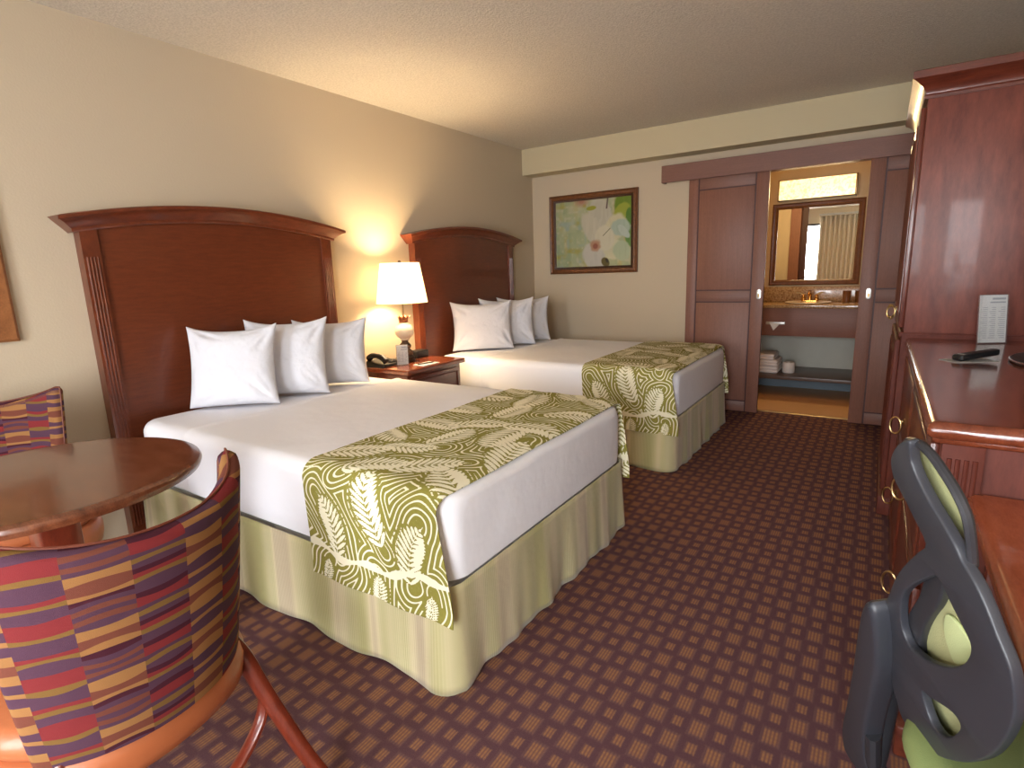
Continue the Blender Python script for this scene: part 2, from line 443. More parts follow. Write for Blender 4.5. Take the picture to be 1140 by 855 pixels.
# front wall with the balcony window
WX0, WX1, WZ0, WZ1 = 1.10, 3.62, .08, 2.12
bm = BM()
box(bm, 0, WX0, YF-.1, YF, -.1, H+.1); box(bm, WX1, XR, YF-.1, YF, -.1, H+.1)
box(bm, WX0, WX1, YF-.1, YF, WZ1, H+.1); box(bm, WX0, WX1, YF-.1, YF, -.1, WZ0)
struct('wall_front', bm, 'wall_paint')
bm = BM()
xm = 2.52
for a, b in ((WX0, WX0+.05), (xm-.03, xm+.03), (WX1-.05, WX1)): box(bm, a, b, YF-.08, YF-.02, WZ0, WZ1, .004)
box(bm, WX0, WX1, YF-.08, YF-.02, WZ0, WZ0+.05, .004); box(bm, WX0, WX1, YF-.08, YF-.02, WZ1-.05, WZ1, .004)
wf = struct('window_1', bm, 'rail_metal')
bm = BM(); box(bm, WX0+.05, xm-.03, YF-.055, YF-.047, WZ0+.05, WZ1-.05); box(bm, xm+.03, WX1-.05, YF-.055, YF-.047, WZ0+.05, WZ1-.05)
obj('pane', bm, 'window_glass', wf, False)
# balcony railing and slab outside
rl = thing('balcony_railing', 'dark metal balcony railing outside the window, seen in the mirror', 'railing', (1.6, YF-1.2, 0))
bm = BM()
for z in (.9, .12): box(bm, -.4, 3.9, YF-1.22, YF-1.18, z, z+.035)
obj('rail', bm, 'rail_metal', rl, False)
bm = BM()
for k in range(36): box(bm, -.38+k*.12, -.365+k*.12, YF-1.207, YF-1.193, -.02, .9)
o = obj('baluster', bm, 'rail_metal', rl, False); o['kind'] = 'stuff'
bm = BM(); box(bm, -.6, 4.2, YF-1.3, YF-.1, -.12, -.02); struct('floor_balcony', bm, 'outdoor_floor')
# curtains
def curtain(x0, x1, folds, label):
    t = thing('curtain', label, 'curtain', ((x0+x1)/2, YF+.12, 0), 'curtains at the balcony window')
    nx, nz = folds*14, 12
    P = np.zeros((nz, nx, 3)); uu = np.linspace(0, 1, nx)
    for j in range(nz):
        z = .04 + 2.22*j/(nz-1)
        P[j, :, 0] = x0+(x1-x0)*uu; P[j, :, 1] = YF+.12+.035*np.sin(uu*folds*2*PI+.3*np.sin(j*.5)); P[j, :, 2] = z
    me = grid_me('drape', P); o = link('drape', me, 'curtain_cloth', t)
    md = o.modifiers.new('thick', 'SOLIDIFY'); md.thickness = .004
    bm = BM(); box(bm, x0-.02, x1+.02, YF+.09, YF+.15, 2.27, 2.31, .005); obj('rail', bm, 'steel', t)
curtain(1.80, 2.60, 9, 'beige curtain gathered on the right part of the mirror reflection')
curtain(.74, 1.12, 4, 'beige curtain gathered at the far side of the balcony window')

# ---- washroom beyond the doorway
BX0, BX1, BY = 1.75, 3.74, 5.52
FY = 5.34
bm = BM(); box(bm, BX0, BX1, D+.06, BY, -.1, 0.002); struct('floor_washroom', bm, 'tile_tan')
bm = BM(); box(bm, BX0-.1, BX1+.1, BY, BY+.1, -.1, H+.1); struct('wall_washroom_back', bm, 'bath_wall')
bm = BM(); box(bm, BX0-.1, BX0, D+.12, BY, -.1, H+.1); struct('wall_washroom_left', bm, 'bath_wall')
bm = BM(); box(bm, BX1, BX1+.1, D+.12, BY, -.1, H+.1); struct('wall_washroom_right', bm, 'bath_wall')
bm = BM(); box(bm, BX0-.1, BX1+.1, D, BY+.1, H, H+.1); struct('ceiling_washroom', bm, 'bath_wall')
bm = BM(); box(bm, BX0, BX1, D+.06, D+.085, .0, .008, .002); struct('trim_threshold', bm, 'brass')

van = thing('vanity', 'washroom vanity with brown stone counter and dark wood apron under the mirror', 'vanity', (2.6, 5.25, 0))
bm = BM(); box(bm, BX0+.005, BX1-.005, 4.98, BY-.02, .845, .88, .006); box(bm, BX0+.005, BX1-.005, BY-.04, BY-.003, .88, 1.03, .004)
obj('countertop', bm, 'granite_brown', van)
bm = BM(); box(bm, BX0+.005, BX1-.005, 5.0, 5.03, .575, .845, .003); obj('apron', bm, 'laminate_cross', van)
bm = BM(); box(bm, BX0+.005, BX1-.005, BY-.02, BY-.003, .2, .845); obj('back_panel', bm, 'niche_wall', van)
bm = BM(); box(bm, BX0+.005, BX1-.005, 4.88, BY-.02, .165, .2, .003); obj('shelf', bm, 'shelf_dark', van)
bm = BM(); box(bm, BX0+.005, BX1-.005, FY, FY+.03, .003, .165); obj('toe_panel', bm, 'toe_blue', van)
bm = BM()
lathe(bm, [(.0, -.005), (.12, -.003), (.19, .0), (.205, .008), (.2, .012), (.185, .006), (.12, .003), (.001, .002)], 2.46, 5.24, 32, .882, False)
obj('basin', bm, 'ceramic_cream', van)

fa = thing('faucet', 'brass two handled faucet on the stone washroom counter', 'faucet', (2.46, 5.41, .88))
bm = BM(); rslab(bm, 2.38, 2.54, 5.385, 5.435, .88, .9, .024, .006); obj('base_plate', bm, 'gold', fa)
bm = BM(); tube(bm, spline([(2.46, 5.41, .895), (2.46, 5.405, .96), (2.46, 5.36, .985), (2.46, 5.30, .97), (2.46, 5.285, .945)], 6), [.016]*14+[.012]*11, 12); obj('spout', bm, 'gold', fa)
for s in (-1, 1):
    bm = BM(); lathe(bm, [(.02, 0), (.022, .012), (.014, .03), (.012, .045), (.017, .055), (.0, .06)], 2.46+s*.058, 5.41, 16, .898, False)
    h = obj('handle', bm, 'gold', fa)
    bm = BM(); tube(bm, [(2.46+s*.058, 5.41, .952), (2.46+s*.095, 5.40, .972), (2.46+s*.125, 5.395, .972)], [.009, .007, .009], 8); obj('lever', bm, 'chrome', h)

def mitred_frame(bm, prof, corners, nrm):
    """sweep profile [(inward, out)] round rectangular corner list; corners in order; nrm = out direction"""
    C4 = [Vector(c) for c in corners]; N = Vector(nrm); loops = []
    cen = sum(C4, Vector())/4
    for i in range(4):
        a = (C4[(i+1) % 4]-C4[i]).normalized(); b = (C4[(i-1) % 4]-C4[i]).normalized()
        loops.append([tuple(C4[i] + (a+b)*d + N*o) for d, o in prof])
    loops.append(loops[0])
    loft(bm, loops, False, True); bmesh.ops.remove_doubles(bm, verts=bm.verts, dist=1e-6)

mi = thing('mirror', 'wide framed mirror above the vanity reflecting a bright window', 'mirror', (2.465, 5.49, 1.05))
MX0, MX1, MZ0, MZ1 = 2.055, 2.865, 1.045, 1.86
bm = BM(); mitred_frame(bm, [(0, 0), (0, .022), (.012, .03), (.03, .022), (.04, .026), (.055, .008), (.055, 0)], [(MX0, BY-.003, MZ0), (MX1, BY-.003, MZ0), (MX1, BY-.003, MZ1), (MX0, BY-.003, MZ1)], (0, -1, 0)); obj('frame', bm, 'frame_brown', mi)
bm = BM(); box(bm, MX0+.04, MX1-.04, BY-.008, BY-.004, MZ0+.04, MZ1-.04); obj('mirror_glass', bm, 'mirror_glass', mi, False)
vl = thing('vanity_light', 'glowing rectangular wall light above the washroom mirror', 'light fixture', (2.45, 5.46, 1.9))
bm = BM(); box(bm, 2.115, 2.775, BY-.1, BY-.003, 1.885, 2.005+.07, .008)
for xx in (2.105, 2.775): box(bm, xx, xx+.012, BY-.115, BY-.003, 1.88, 2.08, .003)
obj('housing', bm, 'antique_brass', vl)
bm = BM(); rslab(bm, 2.12, 2.772, BY-.125, BY-.095, 1.888, 2.07, .004, .004); obj('diffuser', bm, 'vanity_glass', vl)

# towels, roll, tissue, tumblers
def towel(x0, x1, z, h, dy, label, wk):
    o = BM(); rslab(o, x0, x1, 4.98+dy, 5.30, z, z+h*.52, .02, .02, rb=.018); rslab(o, x0+.003, x1-.002, 4.985+dy, 5.30, z+h*.48, z+h, .02, .02, rb=.018)
    o = obj('towel', o, 'towel', None); based(o, ((x0+x1)/2, 5.14, z)); tag(o, label, 'towel', 'folded towels on the shelf under the vanity')
towel(2.02, 2.265, .201, .068, 0, 'pale folded towel at the bottom of the stack', 0)
towel(2.03, 2.26, .270, .062, .005, 'pale folded towel in the middle of the stack', 1)
towel(2.06, 2.225, .333, .056, .01, 'smaller pale folded towel on top of the stack', 2)
bm = BM(); lathe(bm, [(.02, 0), (.052, 0), (.056, .006), (.056, .098), (.052, .104), (.02, .104), (.02, 0)], 2.345, 5.1, 28, .201, False)
tag(based(obj('paper_roll', bm, 'towel_roll'), (2.345, 5.1, .201)), 'white toilet paper roll beside the towel stack on the shelf', 'toilet paper')
ts = thing('tissue_dispenser', 'silver recessed tissue slot with a white tissue hanging out', 'tissue dispenser', (2.21, 4.99, .70))
bm = BM(); rslab(bm, 2.13, 2.30, 4.985, 5.0, .685, .712, .004, .003); obj('slot_plate', bm, 'steel', ts)
bm = BM(); pts = [(2.165, 4.975, .70), (2.262, 4.975, .70), (2.235, 4.966, .665), (2.205, 4.962, .63), (2.19, 4.966, .66)]
loft(bm, [[p for p in pts], [(x, y+.006, z) for x, y, z in pts]]); obj('tissue', bm, 'paper', ts)
for k, (x, y, lb) in enumerate(((2.78, 5.33, 'amber glass tumbler standing left on the counter below the mirror'), (2.88, 5.36, 'amber glass tumbler at the right end of the counter'))):
    bm = BM(); lathe(bm, [(.0, .001), (.03, .0), (.036, .11), (.033, .11), (.027, .006), (.0, .006)], x, y, 20, .882, False)
    tag(based(obj('tumbler', bm, 'amber_glass'), (x, y, .882)), lb, 'glass', 'tumblers on the washroom counter')

# ---- sliding doors and their header
def sliding_door(n, x0, x1, hx):
    y0, y1 = 4.07, 4.10
    z0, z1 = .012, 2.02
    st = .095; so = .085
    bm = BM(); box(bm, x0, x1, y0+.006, y1, z0, z1); d = struct('door_%d' % n, bm, 'laminate_groove')
    gx0, gx1 = x0+so, x1-(.10)
    if n == 2: gx0, gx1 = x0+.10, x1-so
    g = .005
    bm = BM(); box(bm, x0, gx0-g, y0, y0+.007, z0, z1, .002); box(bm, gx1+g, x1, y0, y0+.007, z0, z1, .002); obj('stile', bm, 'laminate', d)
    for a, b in ((z0, .10), (.965, 1.055), (1.905, z1)):
        bm = BM(); box(bm, gx0+g, gx1-g, y0, y0+.007, a, b, .002); obj('rail', bm, 'laminate_cross', d)
    for a, b in ((.11, .955), (1.065, 1.895)):
        bm = BM(); box(bm, gx0+g, gx1-g, y0, y0+.007, a, b, .002); obj('panel', bm, 'laminate', d)
    h = BM(); loops = []
    for dd, yy in ((0, y0), (0, y0-.003), (.006, y0-.004)):
        loops.append([(p[0], yy, p[1]) for p in rrect(hx-.016+dd, hx+.016-dd, .985+dd, 1.065-dd, .0155-dd, 6)])
    loft(h, loops); hh = obj('handle', h, 'steel', d)
    h = BM(); loops = [[(p[0], yy, p[1]) for p in rrect(hx-.007, hx+.007, 1.0, 1.03, .0065, 6)] for yy in (y0-.0035, y0-.006)]
    loft(h, loops); obj('finger_pull', h, 'antique_brass', hh)
sliding_door(1, 1.605, 2.24, 2.205)
sliding_door(2, 2.915, 3.55, 2.975)
bm = BM(); box(bm, 1.372, XR-.003, 4.035, 4.055, 1.99, 2.13, .002); box(bm, 1.372, 1.39, 4.055, D-.001, 1.99, 2.13); box(bm, 1.392, XR-.003, 4.057, D-.001, 2.06, 2.128)
struct('trim_header', bm, 'laminate_cross')

# ------------------------------------------------------------------ pictures
def paint_flower(nx=200, ny=150):
    U, V = np.meshgrid(np.linspace(0, 1, nx), np.linspace(0, 1, ny))
    rs = np.random.RandomState(3)
    def nz(sx, sy):
        g = rs.rand(sy+2, sx+2); x = U*sx; y = V*sy; i = x.astype(int); j = y.astype(int); a = x-i; b = y-j; a = a*a*(3-2*a); b = b*b*(3-2*b)
        return g[j, i]*(1-a)*(1-b)+g[j, i+1]*a*(1-b)+g[j+1, i]*(1-a)*b+g[j+1, i+1]*a*b
    s = lambda c: np.array(srgb(*c)[:3])
    out = np.zeros((ny, nx, 3)) + s((190, 196, 160))
    def lay(m, c): 
        m = np.clip(m, 0, 1)[..., None]; out[:] = out*(1-m)+s(c)*m
    n1, n2, n3, n4 = nz(26, 5), nz(9, 9), nz(30, 24), nz(14, 3)
    lay((n1-.4)*2.2, (172, 186, 150)); lay((n2-.5)*2.2, (214, 208, 176)); lay((n4-.55)*2.5, (206, 190, 130)); lay((n3-.62)*2, (226, 214, 190))
    lay((nz(10, 12)-.68)*3*(U < .42), (190, 176, 60)); lay((nz(12, 12)-.7)*3*(U < .42), (170, 190, 190))
    lay(1.2-np.hypot((U-.36)/.10, (V-.98)/.08), (196, 130, 110))
    def ell(cx, cy, a, b, ang, c, k=6, sh=.0):
        co, si = math.cos(ang), math.sin(ang); x = (U-cx)*co+(V-cy)*si; y = -(U-cx)*si+(V-cy)*co
        r = np.hypot(x/a, y/b) + (n3-.5)*.12
        lay((1-r)*k, c)
        lay(np.clip((1-r)*k, 0, 1)*.5*(1-np.abs(y)/b)*(nz(40, 5) > .55), tuple(max(0, q-14) for q in c))
    ell(.93, .86, .16, .22, .2, (120, 150, 30)); ell(.88, .78, .10, .14, -.4, (176, 184, 60)); ell(.98, .42, .07, .18, .2, (110, 158, 70)); ell(.97, .70, .05, .14, 0, (90, 140, 30))
    ell(.60, .72, .17, .32, .1, (216, 208, 196)); ell(.50, .55, .12, .30, .4, (222, 214, 200)); ell(.78, .55, .14, .24, -.4, (232, 222, 190))
    ell(.86, .56, .13, .13, .5, (190, 206, 196)); ell(.74, .26, .20, .16, -.5, (232, 226, 196)); ell(.88, .22, .12, .16, .2, (196, 208, 180)); ell(.52, .16, .15, .22, .25, (222, 216, 212))
    ell(.66, .42, .13, .2, .1, (234, 226, 206)); ell(.90, .50, .05, .12, .6, (206, 218, 214))
    ell(.49, .87, .07, .035, .1, (176, 176, 50)); ell(.67, .07, .055, .08, .4, (112, 96, 40)); ell(.69, .09, .02, .04, .4, (60, 46, 20))
    lay((1-np.hypot((U-.54)/.085, (V-.32)/.10)+(n3-.5)*.3)*3, (200, 150, 124)); lay((1-np.hypot((U-.54)/.04, (V-.31)/.05))*3, (164, 90, 70))
    d = np.abs((U-.70)-(V-1)*(.10)); lay((.012-d)*200*(V > .84), (110, 84, 84))
    d = np.abs((U-.68)-(V-.5)*.9); lay((.008-d)*250*(V > .45)*(V < .56), (90, 78, 70))
    return out*np.array([.62, .64, .58])
t = NT('painted_canvas'); a = t.new('ShaderNodeAttribute'); a.attribute_name = 'paint'
t.link(a.outputs['Color'], t.b.inputs['Base Color']); t.set(Roughness=.35); t.bump(t.noise(t.coords('Object'), 120, 3), .1, .002); MATS['painted_canvas'] = t.m

pic = thing('framed_picture', 'framed painting of a white flower with green leaves on the back wall', 'picture', (.67, D-.02, 1.235))
PX0, PX1, PZ0, PZ1 = .208, 1.133, 1.235, 1.992
bm = BM(); mitred_frame(bm, [(0, 0), (0, .026), (.012, .034), (.022, .028), (.036, .03), (.046, .02), (.046, 0)], [(PX0, D-.001, PZ0), (PX1, D-.001, PZ0), (PX1, D-.001, PZ1), (PX0, D-.001, PZ1)], (0, -1, 0)); f0 = obj('frame', bm, 'frame_brown', pic)
bm = BM(); mitred_frame(bm, [(.0465, 0), (.0465, .021), (.066, .014), (.066, 0)], [(PX0, D-.001, PZ0), (PX1, D-.001, PZ0), (PX1, D-.001, PZ1), (PX0, D-.001, PZ1)], (0, -1, 0)); obj('liner', bm, 'frame_dark', f0)
nx, ny = 200, 150
gx = np.linspace(PX0+.06, PX1-.06, nx); gz = np.linspace(PZ0+.06, PZ1-.06, ny)
P = np.zeros((ny, nx, 3)); P[..., 0] = gx[None]; P[..., 1] = D-.008; P[..., 2] = gz[:, None]
o = link('canvas', grid_me('canvas', P, col=paint_flower()), 'painted_canvas', pic)
md = o.modifiers.new('thick', 'SOLIDIFY'); md.thickness = .004; md.offset = -1

pic2 = thing('framed_picture', 'light brown picture frame cut off at the left edge above the far tub chair', 'picture', (.02, -.5, 1.05))
Y0, Y1, Z0, Z1 = -1.02, -.135, 1.055, 1.84
bm = BM(); mitred_frame(bm, [(0, 0), (0, .022), (.01, .03), (.05, .026), (.06, .03), (.075, .018), (.075, 0)], [(.001, Y0, Z0), (.001, Y1, Z0), (.001, Y1, Z1), (.001, Y0, Z1)], (1, 0, 0)); f0 = obj('frame', bm, 'frame_gold_wood', pic2)
bm = BM(); mitred_frame(bm, [(.0755, 0), (.0755, .014), (.083, .012), (.083, 0)], [(.001, Y0, Z0), (.001, Y1, Z0), (.001, Y1, Z1), (.001, Y0, Z1)], (1, 0, 0)); obj('liner', bm, 'frame_dark', f0)
bm = BM(); box(bm, .002, .010, Y0+.08, Y1-.08, Z0+.08, Z1-.08); obj('canvas', bm, 'granite_brown', pic2, False)

# ------------------------------------------------------------------ headboards
def headboard(y0, label):
    y0 = y0; W = 1.53; yc = y0+W/2; hw = W/2
    t = thing('headboard', label, 'headboard', (.04, yc, 0), 'tall cherry headboards on the left wall')
    za, zc = 1.505, 1.59            # underside of the crown at the ends / centre (top is higher)
    arch = lambda y: za + (zc-za)*(1-((y-yc)/hw)**2)
    ya, yb = y0+.085, y0+W-.085
    N = 24
    # panel: outline polygon extruded
    def plate(x0, x1, a, b, zb, top):
        pts = [(a, zb), (b, zb)] + [(b+(a-b)*k/N, top(b+(a-b)*k/N)) for k in range(N+1)]
        bm = BM(); loft(bm, [[(x0, y, z) for y, z in pts], [(x1, y, z) for y, z in pts]]); return bm
    obj('panel', plate(.003, .052, ya+.07, yb-.07, .002, lambda y: arch(y)+.01), 'headboard_panel', t)
    for a, b in ((ya, ya+.07), (yb-.07, yb)):
        bm = plate(.003, .066, a, b, .002, lambda y: arch(y)+.005)
        m = (a+b)/2
        for k in (-1.5, -.5, .5, 1.5):       # flutes read as raised reeds
            tube(bm, [(.066, m+k*.0135, .10), (.066, m+k*.0135, 1.40)], .0045, 8)
        obj('pilaster', bm, 'headboard_trim', t)
    # crown moulding following the arch, returned at both ends
    prof = [(0, 0), (.068, 0), (.072, .006), (.072, .016), (.078, .022), (.088, .034), (.102, .05), (.114, .06), (.122, .064), (.122, .078), (.116, .082), (0, .082)]
    bm = BM(); loops = []
    mo = .122
    for k in range(N*2+1):
        s = -1+2*k/(N*2); lp = []
        for o_, dz in prof:
            he = hw-(mo-max(o_, .066))*1.15 if o_ > 0 else hw - (mo-(.066 if dz < .04 else mo))*1.15
            y = yc+s*he
            lp.append((max(o_, .003), y, arch(y)-.012+dz*.98))
        loops.append(lp)
    loft(bm, loops); obj('crown', bm, 'headboard_trim', t, angle=25)
    return t
headboard(.045, 'arched cherry headboard behind the near bed, left of the lamp')
headboard(2.185, 'arched cherry headboard behind the far bed, right of the lamp')

# ------------------------------------------------------------------ beds
def skirt_mesh(x0, x1, y0, y1, z0, z1, seed, skew=0):
    rs = random.Random(seed); r = .07
    path = [(x0, y0)]
    n = 110
    for k in range(1, n): path.append((x0+(x1-r-x0)*k/n, y0))
    for k in range(9): a = R(-90+90*k/8); path.append((x1-r+r*math.cos(a), y0+r+r*math.sin(a)))
    for k in range(1, n): path.append((x1, y0+r+(y1-y0-2*r)*k/n))
    for k in range(9): a = R(90*k/8); path.append((x1-r+r*math.cos(a), y1-r+r*math.sin(a)))
    for k in range(1, n+1): path.append((x1-r-(x1-r-x0)*k/n, y1))
    P2 = np.array(path); dd = np.diff(P2, axis=0); s = np.concatenate([[0], np.cumsum(np.hypot(dd[:, 0], dd[:, 1]))])
    tg = np.gradient(P2, axis=0); tg /= np.hypot(tg[:, 0], tg[:, 1])[:, None]; nr = np.stack([tg[:, 1], -tg[:, 0]], 1)
    L = s[-1]; c1 = x1-x0; c2 = c1+(y1-y0)
    wav = .006*np.sin(s*2*PI/.47+seed)+.0025*np.sin(s*2*PI/.19+1.3*seed)
    for c in (c1-.05, c2-.15): wav += .010*np.exp(-((s-c)/.09)**2)        # flared corners
    foot = (s > c1)*(s < c2); wav = wav+foot*(.008*np.sin(s*2*PI/.27+seed)+.003*np.sin(s*2*PI/.11))
    nz = 14; P = np.zeros((nz, len(s), 3)); UV = np.zeros((nz, len(s), 2))
    for j in range(nz):
        q = j/(nz-1); z = z1+(z0-z1)*q
        off = .002+wav*q**1.2+.010*q
        P[j, :, :2] = P2+nr*off[:, None]; P[j, :, 2] = z+ (.006*np.sin(s*2*PI/.4+seed) if j == nz-1 else 0)
        UV[j, :, 0] = s+seed*1.7; UV[j, :, 1] = z
    return grid_me('bed_skirt', P, UV)

MZ0_, MZ1_ = .345, .645
def runner_pattern(S, T, leaves, seed, band=None):
    """signed value >0 = cream.  S along bed length, T across (both metres)"""
    rs = np.random.RandomState(seed)
    ph = rs.rand(4)*6.28
    X = S + .010*np.sin(T*18+ph[0]) + .006*np.sin(T*37+S*20+ph[1]); Y = T + .010*np.sin(S*19+ph[2]) + .006*np.sin(S*41-T*15+ph[3])
    best = np.full(S.shape, 9.); pat = np.full(S.shape, -1.); dl = np.full(S.shape, 9.)
    leafm = np.full(S.shape, -1.)
    for (cx, cy, ang, ln, bend) in leaves:
        ks = np.linspace(-.5, .5, 13); ca, sa = math.cos(ang), math.sin(ang)
        px = cx+ks*ln*ca - (ks**2)*bend*sa*ln; py = cy+ks*ln*sa + (ks**2)*bend*ca*ln
        # distance to spine for contour lines
        for i in range(12):
            ax, ay, bx, by = px[i], py[i], px[i+1], py[i+1]; vx, vy = bx-ax, by-ay; l2 = vx*vx+vy*vy
            tt = np.clip(((X-ax)*vx+(Y-ay)*vy)/l2, 0, 1); d = np.hypot(X-ax-tt*vx, Y-ay-tt*vy)
            np.minimum(best, d, out=best)
            near = (np.abs(S-cx) < ln) & (np.abs(T-cy) < ln)
            if near.any():
                s_, t_ = S[near], T[near]; tt = np.clip(((s_-ax)*vx+(t_-ay)*vy)/l2, 0, 1); d = np.hypot(s_-ax-tt*vx, t_-ay-tt*vy)
                w = .0016; lv = leafm[near]; lv = np.maximum(lv, w-d)
                # leaflets
                lw = math.sqrt(l2); tx, ty = vx/lw, vy/lw; q = (i+.5)/12
                Lf = ln*.30*math.sin(PI*min(1, .18+q*.86))**.8*1.0+.004
                for sd in (-1, 1):
                    dx = tx*.62-ty*sd*.78; dy = ty*.62+tx*sd*.78
                    mx, my = ax+dx*Lf*.5, ay+dy*Lf*.5
                    a_ = (s_-mx)*dx+(t_-my)*dy; b_ = -(s_-mx)*dy+(t_-my)*dx
                    e = (1-np.hypot(a_/(Lf*.52), b_/(ln*.029)))*ln*.029
                    lv = np.maximum(lv, e)
                leafm[near] = lv
    pitch = .0195
    ln_ = np.abs(((best/pitch) % 1)-.5)*pitch           # distance to a contour line centre
    lines = .0028-ln_
    lines = np.where(best < .012, -1, lines)
    pat = np.maximum(lines, leafm)
    # dark halo round leaves
    pat = np.where((leafm < -.0) & (leafm > -.003), -.002, pat)
    if band is not None:
        for b0, amp in band:
            c = b0+amp*np.sin(S*9+ph[0])+.008*np.sin(S*30); pat = np.maximum(pat, (.011+.004*np.sin(S*50))-np.abs(T-c))
    return np.clip(pat, -.01, .01)

def bed(y0, y1, label, seed, rl):
    x0, x1 = .13, 2.055
    t = thing('double_bed', label, 'bed', ((x0+x1)/2, (y0+y1)/2, 0), 'made double beds')
    bm = BM(); box(bm, x0+.01, x1-.03, y0+.03, y1-.03, .02, .335, .02); 
    obj('box_spring', bm, 'mattress_white', t)
    me = skirt_mesh(x0, x1+.002, y0-.004, y1+.004, .006, .352, seed)
    o = link('bed_skirt', me, 'skirt_stripe', t); md = o.modifiers.new('thick', 'SOLIDIFY'); md.thickness = .003
    bm = BM(); rslab(bm, x0, x1-.012, y0+.008, y1-.008, MZ0_, MZ1_-.008, .09, .055, rb=.03, n=8)
    obj('mattress', bm, 'linen_white', t)
    # blanket tucked round from the fold line to the foot
    bm = BM(); xs = .56
    pr_ = []
    loops = []
    nS = 40
    # cross-section loops marching along x
    def sec(x, ins, dz=0):
        a, b = y0+ins, y1-ins; r = .055; zt = MZ1_+dz; zb = MZ0_+.012
        pts = [(a+.012, zb), (a+.002, zb+.03)]
        pts += [(a, zb+.07)]
        for k in range(7): th = R(180-90*k/6); pts.append((a+r+r*math.cos(th), zt-r+r*math.sin(th)))
        m = 14
        for k in range(1, m): 
            y = a+r+(b-a-2*r)*k/m; pts.append((y, zt+.0025*math.sin(k*1.3+x*9)+.002*math.sin(x*14+k*.7)))
        for k in range(7): th = R(90-90*k/6); pts.append((b-r+r*math.cos(th), zt-r+r*math.sin(th)))
        pts += [(b, zb+.07), (b-.002, zb+.03), (b-.012, zb)]
        return [(x, y, z) for y, z in pts]
    loops.append(sec(xs, .006, -.010)); loops.append(sec(xs+.004, .001, -.002)); loops.append(sec(xs+.015, 0, .004)); loops.append(sec(xs+.03, 0, .004)); loops.append(sec(xs+.04, 0, 0))
    for k in range(1, nS): loops.append(sec(xs+.04+(x1-.10-xs-.04)*k/nS, 0))
    rc = .10
    for k in range(0, 9):
        a = R(90*k/8); loops.append(sec(x1-rc+rc*math.sin(a), rc*(1-math.cos(a))*.9, -.05*(1-math.cos(a))))
    loft(bm, loops, True, True); obj('blanket', bm, 'linen_white', t, angle=60)
    # ---- runner
    ra, rb = 1.425, 2.035
    zlow = .245
    r = .06; off = .006; yn = y0-off-.004; yf = y1+off+.004; zt = MZ1_+off+.003
    prof = []; 
    m1 = 90
    for k in range(m1): prof.append((yn-.006*(1-k/m1), zlow+(zt-r-zlow)*k/m1))
    for k in range(20): a = R(180-90*k/20); prof.append((yn+r+r*math.cos(a), zt-r+r*math.sin(a)))
    m2 = 300
    for k in range(m2+1): prof.append((yn+r+(yf-yn-2*r)*k/m2, zt))
    for k in range(1, 21): a = R(90-90*k/20); prof.append((yf-r+r*math.cos(a), zt-r+r*math.sin(a)))
    for k in range(1, m1+1): prof.append((yf+.006*k/m1, zt-r+(zlow-zt+r)*k/m1))
    pr2 = np.array(prof); dd = np.diff(pr2, axis=0); T = np.concatenate([[0], np.cumsum(np.hypot(dd[:, 0], dd[:, 1]))])
    xs_ = np.linspace(ra, rb, 170); nT = len(T)
    P = np.zeros((nT, len(xs_), 3))
    X, TT = np.meshgrid(xs_, T)
    hang = np.clip((zt-r-pr2[:, 1])/.3, 0, 1)[:, None]
    topf = np.clip((pr2[:, 1]-(zt-r))/r, 0, 1)[:, None]
    sx_ = (X-ra)/(rb-ra)
    P[..., 0] = X + hang*(.035*sx_+.012) + .004*np.sin(TT*11)*hang
    P[..., 1] = pr2[:, 0][:, None] + hang*.004*np.sin(X*26+seed)*(np.where(pr2[:, 0] < (y0+y1)/2, 1, -1)[:, None])
    droop = np.clip((X-1.955)/.10, 0, 1)
    P[..., 2] = pr2[:, 1][:, None] - topf*(.05*(1-np.sqrt(np.clip(1-droop**2, 0, 1)))) + topf*.0015*np.sin(X*40+TT*9)
    me = grid_me('bed_runner', P, attr=runner_pattern(X-ra, TT, rl, seed, [(.115, .018), (T[-1]-.115, .018)]))
    o = link('bed_runner', me, 'runner_cloth'); md = o.modifiers.new('thick', 'SOLIDIFY'); md.thickness = .003; md.offset = 1
    based(o, ((ra+rb)/2, (y0+y1)/2, MZ1_))
    return t, o

def leaf_list(seed, Tl):
    rs = random.Random(seed); L = []
    # hand placed on the near hanging side, then scattered
    L += [(.13, .22, 1.9, .22, .5), (.31, .32, 1.75, .27, -.35), (.48, .21, 1.15, .22, -.5), (.32, .02, 1.5, .14, .2), (.08, .03, 1.3, .1, .2), (.53, .03, 1.4, .1, .2)]
    tries = 0
    while tries < 4000 and len(L) < 44:
        tries += 1
        c = (rs.uniform(.02, .60), rs.uniform(.46, Tl-.1))
        if all(math.hypot(c[0]-l[0], (c[1]-l[1])) > .175 for l in L): L.append((c[0], c[1], rs.choice([.25, -.15, .5, 2.9, 1.7, -1.3])+rs.uniform(-.35, .35), rs.uniform(.23, .31), rs.uniform(-.7, .7)))
    return L
b1, r1 = bed(.185, 1.535, 'double bed nearest the camera with white linen and striped green skirt', 1, leaf_list(5, 2.2))
b2, r2 = bed(2.36, 3.68, 'double bed farther away by the sliding door, white linen, striped skirt', 2, leaf_list(9, 2.2))
tag(r1, 'olive bed runner with cream fern leaves draped over the near bed', 'bed runner', 'fern patterned bed runners')
tag(r2, 'olive bed runner with cream fern leaves draped over the far bed', 'bed runner', 'fern patterned bed runners')

